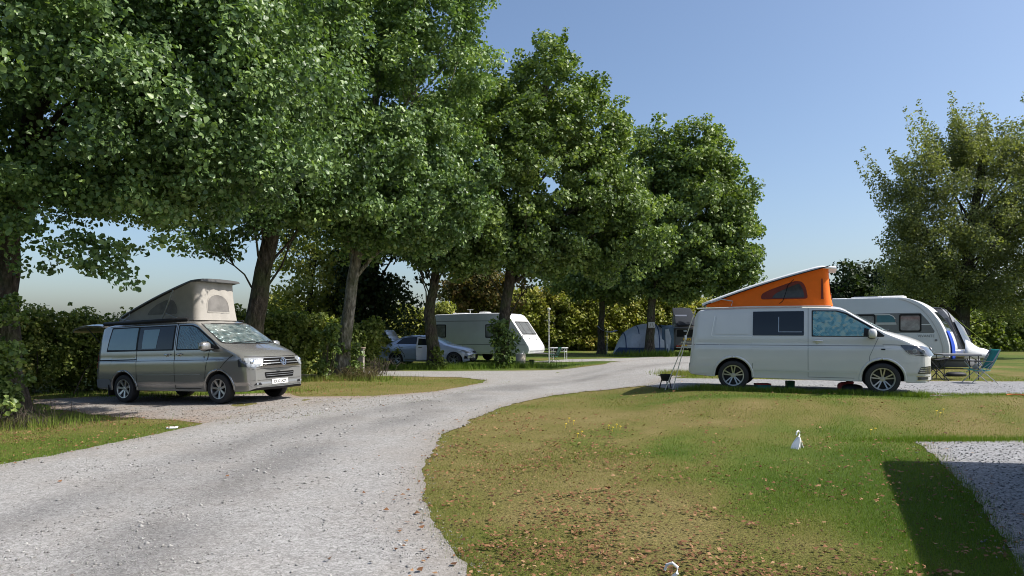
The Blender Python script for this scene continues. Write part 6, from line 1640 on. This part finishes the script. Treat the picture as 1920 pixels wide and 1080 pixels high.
# orange cable on the grass
m = MB(); pts = []
for i in range(22):
    t = i / 21; x_, y_ = 10.25 + 1.6 * t, 14.15 + .05 * math.sin(t * 17) + .05 * t; pts.append((x_, y_, H(x_, y_) + .035))
m.tube(pts, .013, 6); tag(m.build('cable', MT['orange'], None, smooth=60), 'orange cable lying along the front edge of the right gravel', 'cable')

# ------------------------------------------------------------------ blue tent, canopy
def tent():
    c = (8.75, 46.6); z = H(*c); root = empty('tent', (c[0], c[1], z)); tag(root, 'blue and pale grey drive-away tent half behind the tree with the sign', 'tent')
    st = [(-1.85, .02, .05), (-1.55, .75, .8), (-1.15, 1.45, 1.25), (-.5, 1.88, 1.5), (.3, 2.08, 1.6), (1.0, 2.02, 1.5), (1.35, 1.85, 1.4)]
    def pt(x_, h, w_, u):
        a = math.pi * u; return (x_, -math.cos(a) * max(w_, .4) * 1.0, h * math.sin(a) ** .62)
    N_ = 18; m = MB(); vs = []; fs = []; ms = []
    X_ = curve_pts([(s[0], s[1]) for s in st], 3); Wd = [float(np.interp(p[0], [s[0] for s in st], [s[2] for s in st])) for p in X_]
    for (p, w_) in zip(X_, Wd):
        hh_ = max(p[1], .02); us = math.asin(min(.96, (min(.5, hh_ * .7) / hh_) ** (1 / .62))) / math.pi
        for k in range(N_ + 1): vs.append(pt(p[0], hh_, w_, 0 if k == 0 else (1 if k == N_ else us + (1 - 2 * us) * (k - 1) / (N_ - 2))))
    k = N_ + 1
    for i in range(len(X_) - 1):
        for j in range(N_):
            fs.append((i * k + j, i * k + j + 1, (i + 1) * k + j + 1, (i + 1) * k + j)); ms.append(1 if j in (0, N_ - 1) else 0)
    m.v = vs; m.f = fs; m.m = ms
    m.build('flysheet', [MT['tent_l'], MT['tent_d']], root, smooth=50, solid=.01)
    for x_ in (-1.15, -.3, 1.0):
        h = float(np.interp(x_, [s[0] for s in st], [s[1] for s in st])); w_ = float(np.interp(x_, [s[0] for s in st], [s[2] for s in st]))
        q = MB(); q.tube([Vector(pt(x_, h, w_, k / 16)) * 1.012 for k in range(17)], .035, 6); q.build('hoop', MT['tent_d'], root, smooth=60)
    q = MB(); q.add([(-.95, -1.46, .5), (-.80, -1.30, 1.35), (.20, -1.55, 1.45), (.35, -1.64, .5)], [(0, 1, 2, 3)]); q.build('window', M('tent_panel', (.42, .46, .54), .7), root, fixn=False, solid=.01)
    # connecting tunnel to the van
    q = MB(); vs = []
    for i, (x_, h, y_) in enumerate(((1.20, 1.86, -1.35), (1.6, 1.80, -1.30), (2.0, 1.86, -1.25))):
        for (yy, zz) in ((y_, 0), (y_ + .02, h * .5), (y_ + .06, h), (y_ + .6, h + .16), (y_ + 2.6, h + .05), (y_ + 2.7, 0)): vs.append((x_, yy + .05 * math.sin(i * 3), zz))
    q.add(vs, [(i * 6 + j, i * 6 + j + 1, i * 6 + 7 + j, i * 6 + 6 + j) for i in range(2) for j in range(5)]); q.build('tunnel', MT['tent_b'], root, smooth=40, solid=.01)
    q = MB(); q.add([(1.45, -1.36, .3), (1.40, -1.36, 1.7), (1.62, -1.40, 1.75), (1.80, -1.40, 1.1), (1.70, -1.38, .3)], [(0, 1, 2, 3, 4)]); q.build('door_flap', MT['tent_l'], root, fixn=False, solid=.01)
    q = MB(); q.add([(1.50, -1.385, 0), (1.50, -1.385, .45), (2.0, -1.34, .45), (2.0, -1.34, 0)], [(0, 1, 2, 3)]); q.build('mud_skirt', MT['tent_d'], root, fixn=False, solid=.01)
    for (a_, c_) in (((1.5, -1.5, .75), (1.55, -1.9, 0)),): 
        g = MB(); g.tube([a_, c_], .012, 4); g.build('guy_line', MT['white_pl'], root)
tent()
c = (6.75, 47.0); z = H(*c); r0 = empty('sun_canopy', (c[0], c[1], z)); tag(r0, 'small blue sun canopy on one pole left of the blue tent', 'canopy')
m = MB(); vs = []
for i in range(7):
    t = i / 6
    for j in range(4):
        u = j / 3; vs.append((-.85 + 1.3 * t, -.5 + 1.0 * u, 1.80 - .30 * math.sin(math.pi * t * .8) + .12 * (t < .01) + .05 * u))
m.add(vs, [(i * 4 + j, i * 4 + j + 1, i * 4 + 5 + j, i * 4 + 4 + j) for i in range(6) for j in range(3)]); m.build('sheet', M('canopy_blue', (.26, .30, .46), .7, trans=.2), r0, smooth=60, solid=.01)
m = MB(); m.tube([(-.25, -.3, 0), (-.25, -.3, 1.62)], .02, 6); m.build('pole', MT['white_pl'], r0, smooth=50)
# square sign on the trunk
c = (8.98, 43.92); r0 = empty('sign', (c[0], c[1], 1.98)); tag(r0, 'small square pale sign fixed to the tree in front of the blue tent', 'sign')
m = MB(); m.box((0, 0, 0), (.42, .03, .38), bev=.008); s_ = m.build('board', MT['signp'], r0)
m = MB()
for s in (-1, 1): m.add([(s * .02, -.018, .14), (s * .06, -.018, .14), (s * .15, -.018, -.12), (s * .09, -.018, -.12)], [(0, 1, 2, 3) if s > 0 else (3, 2, 1, 0)])
m.box((0, -.018, -.145), (.34, .004, .02)); m.build('symbol', MT['wood'], s_)

# ------------------------------------------------------------------ hookup post, sleeper, pegs, slab
c = (-5.73, 25.9); z = H(*c); r0 = empty('hookup_post', (c[0], c[1], z), R(-12)); tag(r0, 'grey wooden electric hookup post right of the pale leaning trunk', 'post')
m = MB()
for i in range(3): m.box((-.08 + .08 * i, 0, .47), (.074, .16, .94), bev=.006)
m.build('planks', MT['wood'], r0); m = MB(); m.box((0, 0, .965), (.30, .22, .04), bev=.008); m.build('cap', MT['wood_d'], r0); m = MB(); m.box((.06, -.10, .78), (.10, .06, .14), bev=.01); m.build('socket_box', MT['black'], r0)
m = MB(); m.box((0, 0, 0), (2.2, .14, .16), bev=.015); o = m.build('timber_edging', MT['wood_d'], None); o.location = (-7.6, 24.0, H(-7.6, 24) + .07); o.rotation_euler = (0, 0, R(2)); tag(o, 'long pale timber sleeper edging the grass left of the leaning trunk', 'timber')
m = MB(); m.box((0, 0, 0), (.17, .10, .025), bev=.006); o = m.build('stone_slab', MT['white_pl'], None); q_ = G(323, 804); o.location = (q_[0], q_[1], H(*q_) + .02); o.rotation_euler = (R(3), R(-2), R(14)); tag(o, 'small pale slab flat in the grass before the grey van', 'slab')
def peg(label, c, rz, s=1.0):
    """white plastic awning hook leaning on its prop"""
    z = H(*c); root = empty('plastic_marker', (c[0], c[1], z + .005), rz); tag(root, label, 'marker'); root.scale = (s, s, s)
    m = MB()
    sec = [(-.085, -.0, .052), (-.05, .055, .050), (-.01, .105, .036), (.015, .14, .022)]
    vs = []
    for (x_, z_, w_) in sec: vs += [(x_, -w_, z_), (x_, w_, z_), (x_ + .012, w_, z_ - .008), (x_ + .012, -w_, z_ - .008)]
    m.add(vs, [(i * 4 + j, i * 4 + (j + 1) % 4, i * 4 + 4 + (j + 1) % 4, i * 4 + 4 + j) for i in range(3) for j in range(4)] + [(3, 2, 1, 0), (12, 13, 14, 15)])
    a = [(.012, 0, .135), (.040, 0, .162), (.042, 0, .20), (.010, 0, .222), (-.026, 0, .205), (-.04, 0, .168)]
    m.tube(a, [.011, .011, .010, .010, .009, .008], 8); m.build('hook', MT['white_pl'], root, smooth=40)
    m = MB(); m.add([(.02, -.02, .14), (.02, .02, .14), (.085, .03, .0), (.085, -.03, .0)], [(0, 1, 2, 3)]); m.build('prop', MT['white_pl'], root, fixn=False, solid=.006)
    m = MB(); m.tube([(.0, -.02, .12), (.01, -.03, 0)], .007, 6); m.build('stake', MT['white_pl'], root)
peg('white plastic hook marker standing in the middle of the lawn', G(1496, 841), R(38), 1.08)
peg('white plastic marker cut by the bottom edge of the photo', (G(1258, 1122)[0], G(1258, 1122)[1]), R(-30), .95)

# ------------------------------------------------------------------ things round the white van
hd = Vector((math.cos(white_van.rotation_euler.z), math.sin(white_van.rotation_euler.z), 0)); lf = Vector((-hd.y, hd.x, 0))
def WV(x_, y_, z_=None):
    p = white_van.location + hd * x_ + lf * y_; g = H(p.x, p.y); return Vector((p.x, p.y, g if z_ is None else g + z_))
# poles leaning at the tail
r0 = empty('pole_pair', WV(-.45, -.7)); tag(r0, 'pale webbing and poles slanting from the white van roof corner to the ground', 'poles')
o_ = r0.location
for (a_, c_) in ((WV(.12, -.82, 1.84), WV(-.10, -.82, 1.22)), (WV(-.10, -.82, 1.22), WV(-.56, -.95, .02)), (WV(-.09, -.80, 1.22), WV(-.38, -.95, .02))):
    m = MB(); m.tube([a_ - o_, c_ - o_], .011, 6); m.build('pole', MT['rope'], r0)
m = MB(); m.box(WV(-.10, -.83, 1.22) - o_, (.05, .03, .10), bev=.008); m.build('buckle', MT['white_pl'], r0)
# little grill
p = WV(-.62, -.55); r0 = empty('portable_grill', p); tag(r0, 'small black bucket grill on splayed legs behind the white van tail', 'grill')
m = MB(); m.lathe([(.001, .20), (.10, .20), (.135, .30), (.14, .36), (.12, .36)], (0, 0, 0), 'z', 20); m.box((-.15, 0, .33), (.06, .03, .015)); m.box((.15, 0, .33), (.06, .03, .015)); m.build('bowl', MT['black'], r0, smooth=40)
for k in range(3):
    a = k * 2.09 + .5; l = MB(); l.tube([(math.cos(a) * .10, math.sin(a) * .10, .24), (math.cos(a) * .17, math.sin(a) * .17, 0)], .014, 6); l.build('leg', MT['black'], r0)
# clutter under / beyond the van
def crate(label, p, L, W, h, mat, rim, rz=0, name='storage_box'):
    root = empty(name, p, rz); tag(root, label, 'box'); m = MB(); m.box((0, 0, h / 2), (L, W, h), taper=1.06, bev=.01); m.build('tub', mat, root, smooth=30)
    if rim: m = MB(); m.box((0, 0, h + .012), (L * 1.08, W * 1.1, .025), bev=.006); m.build('lid', rim, root)
crate('teal plastic tub with red lid just ahead of the white van rear wheel', WV(1.58, -.55), .30, .22, .13, MT['teal_pl'], MT['red'])
crate('small green tub under the middle of the white van', WV(2.15, -.1), .16, .16, .20, MT['green_pl'], None)
m = MB(); m.ell((0, 0, .11), (.17, .12, .11), 14, 8, pw=.8); m.ell((.08, -.03, .20), (.10, .07, .05), 10, 6); o = m.build('bag', M('pink_red_bag', (.55, .08, .10), .7, 0, .5, 14), None, smooth=60); o.location = WV(3.30, -.2); tag(o, 'pinkish red bag under the white van near its front wheel', 'bag')
m = MB(); m.ell((0, 0, .10), (.22, .15, .10), 14, 8, pw=.8); o = m.build('bag', MT['black'], None, smooth=60); o.location = WV(3.42, -.60); tag(o, 'black bag on the grass edge against the white van front wheel', 'bag')

# ------------------------------------------------------------------ the pitch neighbour whose shadow falls at the near right
def hut():
    c0 = Vector((6.73, 8.22, 0)); u = Vector((.42, .907, 0)).normalized(); v = Vector((u.y, -u.x, 0)); root = empty('motorhome', c0 - u * 5.6 + v * 1.1 + Vector((0, 0, H(6.7, 8.2)))); root.rotation_euler = (0, 0, math.atan2(u.y, u.x))
    tag(root, 'white boxy motorhome on the near right pitch, outside the picture', 'motorhome')
    P = [(0, .35), (0, 2.3), (.15, 2.48), (.4, 2.52), (5.2, 2.52), (5.5, 2.48), (5.6, 2.35), (5.6, .35)]
    body = prof_body(P, 2.2, [MT['caravan_w'], MT['caravan_w']], root, .04); b = bvh_of(body)
    for xa in (1.0, 3.6): patch('window', b, 'L', [(xa, 1.3), (xa, 1.9), (xa + 1.0, 1.9), (xa + 1.0, 1.3)], MT['glass'], root, .01, .3, .06)
    patch('door', b, 'L', [(2.4, .45), (2.4, 2.2), (3.0, 2.2), (3.0, .45)], MT['cream'], root, .01, .3, .04)
    for x_ in (1.0, 4.5):
        for s in (-1, 1): wheel(root, x_, s * .95, s, r=.33)
hut()
